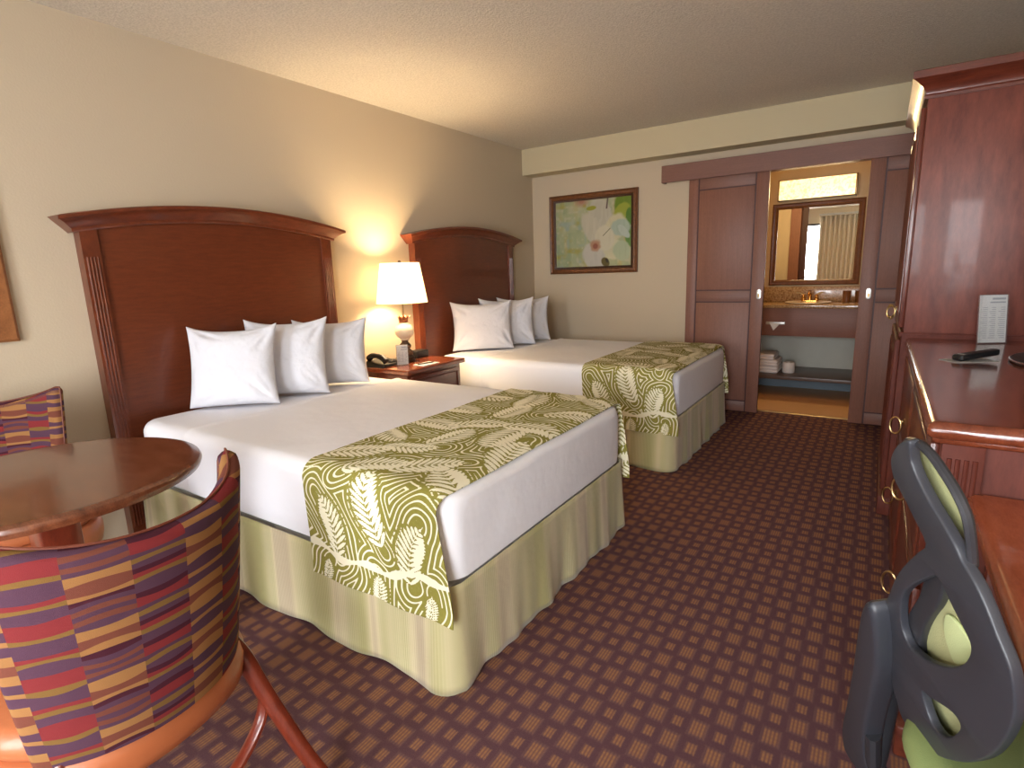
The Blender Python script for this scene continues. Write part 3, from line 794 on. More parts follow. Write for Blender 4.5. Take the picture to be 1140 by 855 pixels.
# ------------------------------------------------------------------ pillows
def pillow_me(w, h, th, seed):
    rs = np.random.RandomState(seed)
    n = 40; s = np.linspace(-1, 1, n); S, T = np.meshgrid(s, s)
    ex = .90+.10*np.abs(T)**2.2; ey = np.where(T > 0, .82+.18*np.abs(S)**2.6, .965+.035*np.abs(S)**2.4)
    Y = S*ex*w/2; Z = T*ey*h/2
    pr = np.clip((1-np.abs(S)**3.2)*(1-np.abs(T)**3.2), 0, 1)**.55
    # creases radiating from the corners
    cr = np.zeros_like(S)
    for k in range(16):
        cx, cy = rs.choice([-1, 1]), rs.choice([-1, 1]); a = rs.uniform(.2, 1.35)
        dx, dy = -cx*math.cos(a), -cy*math.sin(a); al = (S-cx)*dx+(T-cy)*dy; pe = np.abs(-(S-cx)*dy+(T-cy)*dx)
        cr -= .014*np.exp(-(pe/.05)**2)*np.exp(-((al-.45)/.3)**2)
    X = (th/2)*pr + cr*pr
    sag = 1+.12*np.clip(-T, 0, 1)
    A = np.stack([X*sag, Y, Z], -1); B = np.stack([-X*sag*.8, Y, Z], -1)
    bm = BM()
    for G, flip in ((A, False), (B, True)):
        vs = [[bm.verts.new(tuple(p)) for p in row] for row in G]
        for j in range(n-1):
            for i in range(n-1):
                q = (vs[j][i], vs[j][i+1], vs[j+1][i+1], vs[j+1][i])
                bm.faces.new(q[::-1] if flip else q)
    bmesh.ops.remove_doubles(bm, verts=bm.verts, dist=.0004)
    me = bpy.data.meshes.new('pillow')
    for f in bm.faces: f.smooth = True
    bm.to_mesh(me); bm.free(); return me
def pillow(x, y, z, yaw, lean, w, h, th, seed, label, group, roll=0):
    me = pillow_me(w, h, th, seed); o = link('pillow', me, 'linen_pillow')
    me.transform(Matrix.Translation((0, 0, h/2)))
    o.location = (x, y, z); o.rotation_euler = (roll, lean, yaw)
    tag(o, label, 'pillow', group)
    md = o.modifiers.new('soft', 'SUBSURF'); md.levels = 1; md.render_levels = 1
for i, (x, y, yaw, le, lb, w, h, ro) in enumerate((
    (.34, .575, -48, -13, 'white pillow standing nearest on the left of the near bed', .45, .43, 0),
    (.36, .87, -50, -13, 'white pillow in the middle of the three on the near bed', .46, .44, 0),
    (.34, 1.185, -48, -13, 'white pillow of the near bed standing closest to the lamp', .45, .41, 0))):
    pillow(x, y, .642, R(yaw), R(le), w, h, .17, 11+i, lb, 'pillows on the near bed', R(ro))
for i, (x, y, yaw, le, lb, w, h) in enumerate((
    (.33, 2.74, -46, -12, 'white pillow of the far bed standing closest to the lamp', .53, .42),
    (.36, 3.06, -52, -12, 'white pillow in the middle of the three on the far bed', .50, .43),
    (.33, 3.38, -52, -12, 'white pillow of the far bed standing nearest the back wall', .50, .42))):
    pillow(x, y, .642, R(yaw), R(le), w, h, .17, 21+i, lb, 'pillows on the far bed')

# ------------------------------------------------------------------ nightstand and what is on it
NZ = .665
ns_ = thing('nightstand', 'cherry nightstand between the two beds', 'nightstand', (.3, 1.93, 0))
NY0, NY1, NX1 = 1.63, 2.24, .53
bm = BM(); box(bm, .035, NX1-.035, NY0+.03, NY1-.03, .04, NZ-.03, .004); box(bm, .035, NX1-.03, NY0+.02, NY1-.02, 0, .08, .006); obj('body', bm, 'cherry_upright', ns_)
bm = BM(); rslab(bm, .02, NX1, NY0, NY1, NZ-.032, NZ, .012, .012, rb=.004); obj('top', bm, 'cherry_polished', ns_)
for a, b in ((.42, .61), (.21, .40), (.09, .19)):
    bm = BM(); box(bm, NX1-.037, NX1-.018, NY0+.06, NY1-.06, a, b, .006); mitred_frame(bm, [(.02, 0), (.02, .004), (.026, .006), (.034, .0)], [(NX1-.018, NY0+.06, a), (NX1-.018, NY1-.06, a), (NX1-.018, NY1-.06, b), (NX1-.018, NY0+.06, b)], (1, 0, 0))
    d_ = obj('drawer', bm, 'cherry_side', ns_)
    bm = BM(); tube(bm, [(NX1-.018, 1.935, (a+b)/2), (NX1-.002, 1.935, (a+b)/2), (NX1+.006, 1.935, (a+b)/2)], [.006, .006, .013], 12); obj('knob', bm, 'antique_brass', d_)

LX, LY = .235, 1.925
lamp = thing('table_lamp', 'lit table lamp with white shade and pineapple shaped base', 'lamp', (LX, LY, NZ))
bm = BM(); lathe(bm, [(.0, 0), (.066, 0), (.068, .012), (.060, .022), (.063, .03), (.056, .042), (.05, .05)], LX, LY, 32, NZ); obj('base', bm, 'bronze', lamp)
bm = BM(); lathe(bm, [(.048, .05), (.054, .06), (.05, .075), (.036, .088), (.032, .095), (.042, .105), (.044, .115), (.034, .13), (.024, .142), (.022, .15), (.034, .158)], LX, LY, 32, NZ); obj('stem', bm, 'bronze_light', lamp)
bm = BM(); lathe(bm, [(.034, .158), (.03, .165), (.05, .18), (.064, .2), (.068, .222), (.062, .246), (.048, .266), (.034, .278), (.03, .282)], LX, LY, 36, NZ); obj('vase', bm, 'ceramic_cream', lamp)
bm = BM(); lathe(bm, [(.030, .282), (.034, .288), (.03, .30), (.012, .302)], LX, LY, 24, NZ)
for k in range(9):
    a = 2*PI*k/9; ca, sa = math.cos(a), math.sin(a); tx, ty = -sa, ca
    pts = []
    for q, wd, out in ((0, .013, .028), (.5, .014, .032), (.8, .009, .04), (1, .001, .048)):
        pts.append((q, wd, out))
    loops = []
    for q, wd, out in pts:
        z = NZ+.295+.035*q; cx, cy = LX+ca*out, LY+sa*out
        loops.append([(cx-tx*wd-ca*.002, cy-ty*wd-sa*.002, z), (cx+tx*wd-ca*.002, cy+ty*wd-sa*.002, z), (cx+tx*wd+ca*.002, cy+ty*wd+sa*.002, z), (cx-tx*wd+ca*.002, cy-ty*wd+sa*.002, z)])
    loft(bm, loops)
obj('leaf_crown', bm, 'copper_leaf', lamp)
bm = BM(); lathe(bm, [(.007, .30), (.007, .43), (.014, .435), (.014, .47), (.006, .475), (.004, .69)], LX, LY, 12, NZ)
for s in (0, PI/2, PI, 1.5*PI): tube(bm, [(LX, LY, NZ+.682), (LX+.118*math.cos(s), LY+.118*math.sin(s), NZ+.682)], .0018, 6)
obj('pole', bm, 'antique_brass', lamp)
bm = BM(); lathe(bm, [(.001, .0), (.02, .008), (.031, .03), (.026, .058), (.013, .075), (.0125, .08)], LX, LY, 20, NZ+.47); bl = obj('bulb', bm, 'bulb_glass', lamp)
bm = BM(); ZB, ZT, RB, RT = 1.085, 1.36, .178, .135
lathe(bm, [(RB, 0), (RB+.0015, 0), (RT+.0015, ZT-ZB), (RT, ZT-ZB), (RB, 0)], LX, LY, 48, ZB, False); obj('lamp_shade', bm, 'shade_cloth', lamp, angle=60)
bm = BM(); lathe(bm, [(.004, .0), (.012, .004), (.013, .012), (.008, .02), (.001, .023)], LX, LY, 16, NZ+.69); obj('finial', bm, 'bronze', lamp)

ph = thing('telephone', 'black desk telephone on the nightstand', 'telephone', (.205, 1.735, NZ))
bm = BM(); loops = []
for (dx, z) in ((0, 0), (0, .014), (.004, .02)):
    loops.append([(x, y, NZ+z+(.02*(.29-x)/.17 if z > 0 else 0)) for x, y in rrect(.12+dx, .295-dx, 1.645+dx, 1.835-dx, .015, 4)])
loft(bm, loops); obj('base', bm, 'black_plastic', ph)
bm = BM(); tube(bm, spline([(0.125, 1.675, NZ+.052), (0.160, 1.675, NZ+.072), (0.205, 1.675, NZ+.075), (0.255, 1.675, NZ+.066), (0.290, 1.675, NZ+.042)], 5), [.017+.005*abs(math.cos(PI*k/20)) for k in range(21)], 12); obj('handset', bm, 'black_plastic', ph)
bm = BM(); box(bm, .175, .275, 1.73, 1.81, NZ+.028, NZ+.034, .002)
for i in range(3):
    for j in range(4): box(bm, .187+.02*j, .201+.02*j, 1.737+.024*i, 1.753+.024*i, NZ+.034, NZ+.039, .001)
o = obj('keypad', bm, 'charcoal_plastic', ph)
ck = thing('alarm_clock', 'small black clock radio behind the lamp against the headboard', 'clock', (.17, 2.12, NZ))
bm = BM(); rslab(bm, .13, .22, 2.06, 2.19, NZ, NZ+.055, .015, .01, rb=.004); obj('housing', bm, 'black_plastic', ck)
bm = BM(); box(bm, .2195, .2225, 2.075, 2.175, NZ+.015, NZ+.042, .001); obj('display', bm, 'charcoal_plastic_dark', ck)
# standing card in acrylic holder
def sign_holder(loc, yaw, w, h, tilt, label, foot=.05, name='sign_holder'):
    t = thing(name, label, 'sign', (0, 0, 0))
    bm = BM(); box(bm, -.002, .0, -w/2, w/2, 0, h, .0005); box(bm, .004, .006, -w/2, w/2, 0, h, .0005); box(bm, -.002, foot, -w/2, w/2, -.002, 0.0, .0005)
    obj('acrylic_stand', bm, 'acrylic', t)
    bm = BM(); box(bm, .001, .003, -w/2+.004, w/2-.004, .003, h-.003); c = obj('card', bm, 'paper', t)
    bm = BM(); rs = random.Random(4)
    z = h-.022; 
    box(bm, -.0005, .0009, -w*.40, w*.05, z, z+.008); z -= .014; box(bm, -.0005, .0009, -w*.40, w*.12, z, z+.006)
    z -= .02
    while z > .02:
        for a in (-.40, -.08, .2):
            box(bm, -.0002, .0009, w*a, w*(a+rs.uniform(.12, .24)), z, z+.0025)
        z -= .0085
    obj('printed_lines', bm, 'print_gray', c)
    t.location = loc; t.rotation_euler = (0, tilt, yaw); return t
sign_holder((.335, 1.79, NZ+.003), R(150), .085, .14, 0, 'small printed card standing in an acrylic holder beside the lamp', .022)
npad = thing('notepad', 'white notepad on the front edge of the nightstand', 'notepad', (.46, 1.89, NZ))
bm = BM(); box(bm, .41, .51, 1.81, 1.97, NZ, NZ+.006, .001); obj('pages', bm, 'paper', npad)
bm = BM(); box(bm, .42, .432, 1.83, 1.95, NZ+.006, NZ+.0066); obj('printed_lines', bm, 'print_gray', npad)
bm = BM(); tube(bm, [(.45, 1.815, NZ+.0105), (.48, 1.935, NZ+.0105), (.4825, 1.945, NZ+.0105)], [.0042, .0042, .001], 10)
tag(based(obj('pen', bm, 'black_plastic'), (.465, 1.87, NZ+.0065)), 'black pen lying on the notepad on the nightstand', 'pen')

# ------------------------------------------------------------------ round table
TX, TY, TR, TZ = 1.10, -.43, .395, .745
tb = thing('round_table', 'small round dark wood pedestal table between the two tub chairs', 'table', (TX, TY, 0))
bm = BM(); lathe(bm, [(.0, -.034), (TR-.02, -.034), (TR-.004, -.028), (TR, -.018), (TR, -.012), (TR-.004, -.004), (TR-.014, 0), (TR-.03, .0005), (.0, .0005)], TX, TY, 96, TZ, False)
bmesh.ops.remove_doubles(bm, verts=bm.verts, dist=1e-5); obj('tabletop', bm, 'table_wood', tb)
bm = BM(); box(bm, TX-.05, TX+.05, TY-.05, TY+.05, .07, TZ-.034, .008); obj('column', bm, 'chair_leg_wood', tb)
for k in range(4):
    bm = BM(); a = PI/4+k*PI/2; ca, sa = math.cos(a), math.sin(a)
    tube(bm, [(TX+ca*.03, TY+sa*.03, .085), (TX+ca*.16, TY+sa*.16, .06), (TX+ca*.29, TY+sa*.29, .025)], [.035, .03, .024], 12); obj('foot', bm, 'chair_leg_wood', tb)
bm = BM(); box(bm, TX-.2, TX+.2, TY-.03, TY+.03, TZ-.06, TZ-.034, .004); box(bm, TX-.03, TX+.03, TY-.2, TY+.2, TZ-.06, TZ-.034, .004); obj('top_brace', bm, 'chair_leg_wood', tb)

# ------------------------------------------------------------------ tub chairs (local: back towards +x, origin on the floor at centre)
def tub_chair(label):
    t = thing('tub_chair', label, 'chair', (0, 0, 0), 'patterned tub chairs at the round table')
    TH = R(58); n = 49; m = 22
    def rim(th): return .812 + .05*abs(th/TH)**2.2
    def surf(th, q, inner):
        zt = rim(th); zb = .415+.0*abs(th/TH)
        z = zb+(zt-zb)*q
        r = .250+.055*q**.9 - (.045 if inner else 0)
        if inner: z = z+0
        return (r*math.cos(th), r*math.sin(th), z)
    th = np.linspace(-TH, TH, n)
    def shell(inner, th0, q0, q1):
        P = np.zeros((m, n, 3)); UV = np.zeros((m, n, 2))
        for j in range(m):
            q = q0+(q1-q0)*j/(m-1)
            for i, a in enumerate(th):
                P[j, i] = surf(a, q, inner); UV[j, i] = (a*.29+1.003, .3+P[j, i][2]+.06*abs(a)*0)
        return P, UV
    Po, UVo = shell(False, 0, 0, 1); Pi, UVi = shell(True, 0, 0, 1)
    # one closed skin: outer up, rounded rim, inner down; side ends rounded
    rows = [Po[j] for j in range(m)]; uvr = [UVo[j] for j in range(m)]
    for k in range(1, 6):
        a = PI*k/6; mid = (Po[-1]+Pi[-1])/2; hv = (Po[-1]-Pi[-1])/2
        row = mid+hv*math.cos(a); row[:, 2] = mid[:, 2]+.018*math.sin(a); rows.append(row); uv = UVo[-1].copy(); uv[:, 1] += .008*k; uvr.append(uv)
    for j in range(m-1, -1, -1): rows.append(Pi[j]); uv = UVi[j].copy(); uv[:, 1] = 1.7-uv[:, 1]*-1; uvr.append(uv)
    G = np.array(rows); U_ = np.array(uvr)
    # round the side ends: extra columns
    K = len(rows)
    def endcols(G, U_, side):
        e = G[:, 0] if side < 0 else G[:, -1]; u = U_[:, 0] if side < 0 else U_[:, -1]
        a = th[0] if side < 0 else th[-1]; tang = np.array([-math.sin(a), math.cos(a), 0])*side
        half = K//2; cols = []; ucs = []
        opp = e[::-1]
        for k in range(1, 5):
            w = math.sin(PI/2*k/4); c = e*(1-w*.0)+0; mid = (e+opp)/2
            cc = mid+(e-mid)*math.cos(PI/2*k/4*.999)+tang*.018*w; cols.append(cc); uu = u.copy(); uu[:, 0] += side*.006*k; ucs.append(uu)
        return cols, ucs
    cl, ul = endcols(G, U_, -1); cr_, ur = endcols(G, U_, 1)
    G = np.concatenate([np.stack(cl[::-1], 1), G, np.stack(cr_, 1)], 1); U_ = np.concatenate([np.stack(ul[::-1], 1), U_, np.stack(ur, 1)], 1)
    o = link('backrest', grid_me('backrest', G, U_), 'woven_bands', t)
    # piping along the rim edge and sides
    bm = BM(); pts = [tuple(G[j, 0]) for j in range(0, K//2+1, 3)] + [tuple(G[K//2, i]+np.array([0, 0, .002])) for i in range(0, G.shape[1], 2)] + [tuple(G[j, -1]) for j in range(K//2, -1, -3)]
    tube(bm, pts, .0028, 6); obj('piping', bm, 'piping', o)
    # seat: rounded cushion and leather band
    def seat_pts(s, z):
        out = []
        for k in range(56):
            a = 2*PI*k/56; ca, sa = math.cos(a), math.sin(a)
            rx = (.272 if ca > 0 else .30); ex = 2/2.3 if ca > 0 else 2/3.6
            out.append((s*rx*math.copysign(abs(ca)**ex, ca)-.02, s*.275*math.copysign(abs(sa)**ex, sa), z))
        return out
    bm = BM(); loft(bm, [seat_pts(s, z) for s, z in ((.88, .335), (.93, .34), (.945, .36), (.955, .39), (.93, .415), (.9, .42))]); obj('seat_frame', bm, 'leather', t, angle=60)
    bm = BM(); loft(bm, [seat_pts(s, z) for s, z in ((.80, .42), (.86, .425), (.885, .44), (.885, .455), (.86, .472), (.78, .482), (.5, .49), (.2, .492))]); obj('seat', bm, 'leather', t, angle=60)
    # legs
    for s in (-1, 1):
        bm = BM(); p = spline([(.145, s*.180, .41), (.168, s*.195, .36), (.215, s*.21, .25), (.30, s*.232, .09), (.365, s*.25, 0)], 5)
        tube(bm, p, [.021-.005*k/(len(p)-1) for k in range(len(p))], 12, flat=(1.15, .85)); obj('leg', bm, 'chair_leg_wood', t)
        bm = BM(); p = spline([(-.20, s*.19, .345), (-.215, s*.205, .18), (-.235, s*.215, 0)], 5)
        tube(bm, p, [.021-.006*k/(len(p)-1) for k in range(len(p))], 12); obj('leg', bm, 'chair_leg_wood', t)
    bm = BM(); p = spline([(.205, -.21, .28), (.20, -.19, .20), (.195, -.11, .13), (.19, 0, .105), (.195, .11, .13), (.20, .19, .20), (.205, .21, .28)], 6)
    tube(bm, p, .014, 10, flat=(1.2, .8)); obj('stretcher', bm, 'chair_leg_wood', t)
    return t
tc1 = tub_chair('patterned tub chair in the foreground with its back to the camera')
tc2 = copy_tree(tc1); tc2['label'] = 'patterned tub chair beyond the round table against the left wall'
tc1.location = (1.685, -.53, 0); tc1.rotation_euler = (0, 0, R(10))
tc2.location = (.44, -.395, 0); tc2.rotation_euler = (0, 0, R(172))

# ------------------------------------------------------------------ right side furniture
def ring_pull(parent, x, y, z, r=.034, m='brass'):
    bm = BM(); lathe(bm, [(.0, 0), (.012, 0), (.013, .003), (.007, .006), (.006, .014), (.0, .015)], 0, 0, 14, 0, False)
    bmesh.ops.transform(bm, matrix=Matrix.Translation((x, y, z)) @ Matrix.Rotation(-PI/2, 4, 'Y'), verts=bm.verts)
    cx_ = r*.62
    tube(bm, [(x-.010-cx_*.85*(1+math.sin(2*PI*k/24)), y+cx_*.55*math.sin(2*PI*k/24), z-r*.5+r*math.cos(2*PI*k/24)) for k in range(24)], .0036, 8, True)
    return obj('ring_pull', bm, m, parent)
def reeded(bm, x, y0, y1, z0, z1, nrm='y', n=4):
    pass

AY0, AY1 = 2.27, 3.22
ar = thing('armoire', 'tall cherry armoire at the right reaching nearly to the ceiling', 'armoire', (3.42, 2.75, 0))
bm = BM(); box(bm, 3.155, XR-.005, AY0, AY1, .93, 1.99, .003); obj('upper_body', bm, 'cherry_panel', ar)
bm = BM(); box(bm, 3.15, XR-.005, AY0, AY1, .09, .92, .003); box(bm, 3.122, XR-.005, AY0-.0, AY1, 0, .10, .006); obj('lower_body', bm, 'cherry_matte_shaded', ar)
bm = BM(); rslab(bm, 3.138, XR-.006, AY0+.002, AY1+.008, .905, .935, .004, .010); obj('waist_moulding', bm, 'cherry_matte_shaded', ar)
# crown
prof = [(0, 0), (.008, .0), (.008, .012), (.003, .02), (.006, .032), (.018, .05), (.036, .066), (.05, .076), (.056, .08), (.056, .108), (.050, .112), (0, .112)]
bm = BM(); loops = []
for o_, dz in prof:
    xx = 3.148-o_; ya = AY0-o_; yb = AY1+o_; z = 1.955+dz
    loops.append([(xx, ya, z), (XR-.005, ya, z), (XR-.005, yb, z), (xx, yb, z)])
loft(bm, loops[1:-1]); obj('crown', bm, 'cherry_cross', ar, angle=30)
for k in range(2):
    a = AY0+.04+k*((AY1-AY0-.08)/2)+.003; b = a+(AY1-AY0-.08)/2-.006
    bm = BM(); box(bm, 3.135, 3.156, a, b, .95, 1.93, .004); mitred_frame(bm, [(.06, 0), (.06, .002), (.07, .008), (.085, 0)], [(3.1345, a, .95), (3.1345, b, .95), (3.1345, b, 1.93), (3.1345, a, 1.93)], (-1, 0, 0)); d_ = obj('door', bm, 'cherry_upright', ar)
    ring_pull(d_, 3.134, (b-.05 if k == 0 else a+.05), 1.01)
for k in range(2):
    a = AY0+.04+k*((AY1-AY0-.08)/2)+.003; b = a+(AY1-AY0-.08)/2-.006
    bm = BM(); box(bm, 3.128, 3.15, a, b, .12, .89, .005); mitred_frame(bm, [(.06, 0), (.06, .002), (.07, .006), (.085, 0)], [(3.1275, a, .12), (3.1275, b, .12), (3.1275, b, .89), (3.1275, a, .89)], (-1, 0, 0)); d_ = obj('door', bm, 'cherry_matte_shaded', ar)

# dresser
CY0, CY1, CZ = .60, 2.262, .907
ch = thing('dresser', 'cherry dresser with glossy rounded top joining the armoire', 'dresser', (3.45, 1.43, 0))
bm = BM(); box(bm, 3.195, XR-.005, CY0+.03, CY1, .07, CZ-.05, .003); obj('body', bm, 'cherry_matte_shaded', ch)
bm = BM(); box(bm, 3.175, XR-.005, CY0+.018, CY1, 0, .09, .008); obj('plinth', bm, 'cherry_side', ch)
bm = BM()
lv = [(.016, CZ-.052), (.012, CZ-.046), (.012, CZ-.040), (.004, CZ-.036), (0, CZ-.028), (-.001, CZ-.018), (.003, CZ-.008), (.012, CZ-.001), (.02, CZ), (.03, CZ)]
loops = [[(x, y, z) for x, y in rrect(3.165+d, XR-.005, CY0+d, CY1, .012, 4)] for d, z in lv]
loft(bm, loops); obj('top', bm, 'cherry_polished', ch, angle=60)
for yy in (CY0+.03,):
    bm = BM(); box(bm, 3.197, 3.275, CY0+.018, CY0+.031, .09, CZ-.052, .002)
    for k in range(4): tube(bm, [(3.213+k*.0155, CY0+.0185, .12), (3.213+k*.0155, CY0+.0185, CZ-.085)], .0052, 8)
    obj('pilaster', bm, 'cherry_matte_shaded', ch)
W3 = (CY1-.02-(CY0+.05))/2
for i in range(2):
    for j, (a, b) in enumerate(((.10, .465), (.475, .845))):
        ya = CY0+.05+i*W3+.004; yb = ya+W3-.008
        bm = BM(); box(bm, 3.178, 3.196, ya, yb, a, b, .005); mitred_frame(bm, [(.02, 0), (.02, .002), (.026, .005), (.034, 0)], [(3.1775, ya, a), (3.1775, yb, a), (3.1775, yb, b), (3.1775, ya, b)], (-1, 0, 0)); d_ = obj('drawer', bm, 'cherry_side', ch)
        ring_pull(d_, 3.178, (ya+yb)/2, (a+b)/2+(.0 if j == 0 else -.06), .036)

# desk
DZ = .748; DY0 = -.72
dk = thing('desk', 'cherry desk lower than the dresser at the bottom right', 'desk', (3.5, -.06, 0))
lv = [(.012, DZ-.05), (.010, DZ-.042), (.004, DZ-.036), (0, DZ-.026), (0, DZ-.016), (.005, DZ-.006), (.014, DZ), (.03, DZ)]
bm = BM(); loops = [[(x, y, z) for x, y in rrect(3.25+d, XR-.005, DY0+d, CY0+.016, .012, 4)] for d, z in lv]
loft(bm, loops); obj('desktop', bm, 'cherry_desk', dk, angle=60)
bm = BM(); box(bm, 3.44, 3.46, DY0+.03, CY0+.014, .46, DZ-.05, .002); obj('modesty_panel', bm, 'cherry_side', dk)
bm = BM(); box(bm, 3.30, XR-.006, DY0+.015, DY0+.045, 0, DZ-.05, .003); obj('side_panel', bm, 'cherry_upright', dk)
bm = BM(); box(bm, 3.30, XR-.006, CY0-.02, CY0+.014, 0, DZ-.05, .003); obj('side_panel', bm, 'cherry_upright', dk)

# television, only the foot of its stand shows
tv = thing('television', 'television on the dresser, only its dark oval foot showing at right edge', 'television', (3.56, 1.60, CZ))
bm = BM(); n = 40
loops = [[(3.575+s*.125*math.cos(2*PI*k/n), 1.62+s*.20*math.sin(2*PI*k/n), CZ+z) for k in range(n)] for s, z in ((.97, 0), (1, .004), (1, .01), (.95, .016), (.5, .022), (.2, .024))]
loft(bm, loops); obj('base', bm, 'black_plastic', tv)
bm = BM(); n = 40
tube(bm, [(3.575+.1255*math.cos(2*PI*k/n), 1.62+.2005*math.sin(2*PI*k/n), CZ+.008) for k in range(n)], .0035, 6, True); obj('rim', bm, 'chrome', tv)
bm = BM(); box(bm, 3.60, 3.63, 1.56, 1.68, CZ+.02, CZ+.12, .01); obj('neck', bm, 'black_plastic', tv)
bm = BM(); box(bm, 3.605, 3.645, 1.22, 2.00, CZ+.09, CZ+.56, .008); obj('housing', bm, 'black_plastic', tv)
bm = BM(); box(bm, 3.602, 3.606, 1.235, 1.985, CZ+.115, CZ+.545); obj('screen', bm, 'charcoal_plastic_dark', tv)

sign_holder((3.462, 2.135, CZ+.003), R(118), .115, .205, R(6), 'printed card in a clear acrylic stand on the dresser against the armoire', .07)
bm = BM(); bmesh.ops.create_cube(bm, size=1); bmesh.ops.transform(bm, matrix=Matrix.Translation((3.335, 1.60, CZ+.0012)) @ Matrix.Rotation(R(28), 4, 'Z') @ Matrix.Diagonal((.15, .085, .0016, 1)), verts=bm.verts)
tag(based(obj('paper_sheet', bm, 'paper_gray', None, False), (3.335, 1.60, CZ+.0004)), 'pale laminated sheet under the remote control on the dresser', 'paper')
rc_ = thing('remote_control', 'black remote control lying tilted on a sheet on the dresser', 'remote control', (3.355, 1.615, CZ+.003))
M = Matrix.Translation((3.355, 1.615, CZ+.003)) @ Matrix.Rotation(R(36), 4, 'Z')
bm = BM(); rslab(bm, -.095, .095, -.024, .024, 0, .022, .012, .008); 
for v in bm.verts: v.co.z += .018*max(0, v.co.x/.095)*1.0; v.co.y *= (1.15-.25*(v.co.x+.095)/.19)
M = M @ Matrix.Diagonal((.78, .85, .95, 1))
bmesh.ops.transform(bm, matrix=M, verts=bm.verts); obj('body', bm, 'black_plastic', rc_)
bm = BM()
for i in range(7):
    for j in range(3):
        xx = -.075+i*.021; zz = .0215+.018*max(0, xx/.095)
        box(bm, xx, xx+.012, -.016+j*.012, -.008+j*.012, zz, zz+.003, .001)
bmesh.ops.transform(bm, matrix=M, verts=bm.verts); obj('buttons', bm, 'paper_gray', rc_)['kind'] = 'stuff'

# ------------------------------------------------------------------ office chair
def ray(u, v): return _fw + _R*(u-570)/F - _U*(v-427.5)/F
PHI, LEAN = R(25), .25
NV = np.array([math.cos(PHI), math.sin(PHI), LEAN]); NV /= np.linalg.norm(NV)
B0 = CAM + ray(1080, 848)*((.56-CAM[2])/ray(1080, 848)[2])
HX = np.array([math.sin(PHI), -math.cos(PHI), 0.0])      # to the chair's right
UPV = np.cross(HX, NV); UPV = UPV if UPV[2] > 0 else -UPV
def onplane(u, v, off=0.0):
    P0 = B0+NV*off; d = ray(u, v); tt = ((P0-CAM)@NV)/(d@NV); return CAM+tt*d
def local2(u, v, off=0.0):
    p = onplane(u, v, off)-B0; return (float(p@HX), float(p@UPV))
def outline_mesh(name, loops2, off, thick, bev, smooth_sub=3):
    """flat outline with holes, extruded and bevelled, standing on the chair's back plane"""
    cu = bpy.data.curves.new(name, 'CURVE'); cu.dimensions = '2D'; cu.fill_mode = 'BOTH'
    cu.extrude = thick/2-bev; cu.bevel_depth = bev; cu.bevel_resolution = 2; cu.offset = -bev*.9
    for lp in loops2:
        sp = cu.splines.new('POLY'); sp.points.add(len(lp)-1); sp.use_cyclic_u = True
        for p, q in zip(sp.points, lp): p.co = (q[0], q[1], 0, 1)
    tmp = bpy.data.objects.new('tmp', cu); COL.objects.link(tmp)
    bpy.context.view_layer.update()
    dg = bpy.context.evaluated_depsgraph_get(); me = bpy.data.meshes.new_from_object(tmp.evaluated_get(dg))
    bpy.data.objects.remove(tmp); bpy.data.curves.remove(cu); me.name = name
    o = B0+NV*off
    Mx = Matrix(((HX[0], UPV[0], NV[0], o[0]), (HX[1], UPV[1], NV[1], o[1]), (HX[2], UPV[2], NV[2], o[2]), (0, 0, 0, 1)))
    me.transform(Mx)
    bm = BM(); bm.from_mesh(me); bpy.data.meshes.remove(me); bmesh.ops.remove_doubles(bm, verts=bm.verts, dist=1e-5)
    return bm
def closed_spline(px, n=4):
    P = [np.array(p, float) for p in px]; out = []; N = len(P)
    for i in range(N):
        p0, p1, p2, p3 = P[i-1], P[i], P[(i+1) % N], P[(i+2) % N]
        for k in range(n):
            s = k/n; out.append(tuple(.5*((2*p1)+(-p0+p2)*s+(2*p0-5*p1+4*p2-p3)*s*s+(-p0+3*p1-3*p2+p3)*s**3)))
    return out
oc = thing('office_chair', 'office chair with charcoal looped frame and green mesh by the desk', 'chair', (3.39, .07, 0))
outer = [(1014, 489), (1006, 493), (999, 503), (997, 515), (1001, 533), (1011, 552), (1022, 574), (1036, 604), (1027, 614), (1014, 626), (1003, 640), (996, 656), (989, 674), (985, 694), (986, 712), (992, 730), (997, 745), (997, 760), (1002, 778), (1009, 800), (1027, 823), (1049, 841), (1077, 848), (1099, 845), (1115, 835), (1129, 815), (1136, 793), (1135, 763), (1129, 737), (1116, 706), (1107, 682), (1092, 649), (1077, 624), (1069, 606), (1056, 583), (1042, 560), (1028, 534), (1020, 514), (1019, 500), (1018, 491)]
hole_a = [(1020, 505), (1023, 503), (1028, 506), (1036, 519), (1050, 543), (1062, 565), (1070, 588), (1074, 608), (1073, 615), (1069, 606), (1056, 583), (1042, 560), (1028, 534), (1021, 518)]
hole_b = [(1053, 646), (1057, 654), (1066, 674), (1077, 695), (1086, 714), (1086, 727), (1079, 738), (1066, 742), (1050, 740), (1035, 734), (1021, 723), (1013, 711), (1008, 695), (1007, 674), (1010, 660), (1021, 650), (1034, 644), (1046, 640)]
hole_c = [(1031, 769), (1040, 776), (1052, 783), (1066, 793), (1074, 804), (1073, 813), (1063, 820), (1053, 818), (1044, 808), (1037, 793)]
L2 = [[local2(*p) for p in closed_spline(l, 3)] for l in (outer, hole_b, hole_c)]
obj('back_frame', outline_mesh('back_frame', L2, .0, .014, .003), 'charcoal_plastic', oc, angle=50)
bm = BM(); tube(bm, [tuple(onplane(*q, .006)) for q in spline([(1012, 491), (1022, 493), (1036, 505), (1052, 527), (1067, 552), (1077, 576), (1081, 602), (1083, 630)], 4)], .0055, 8, flat=(1, 1.2)); obj('back_rim', bm, 'charcoal_plastic_dark', oc)
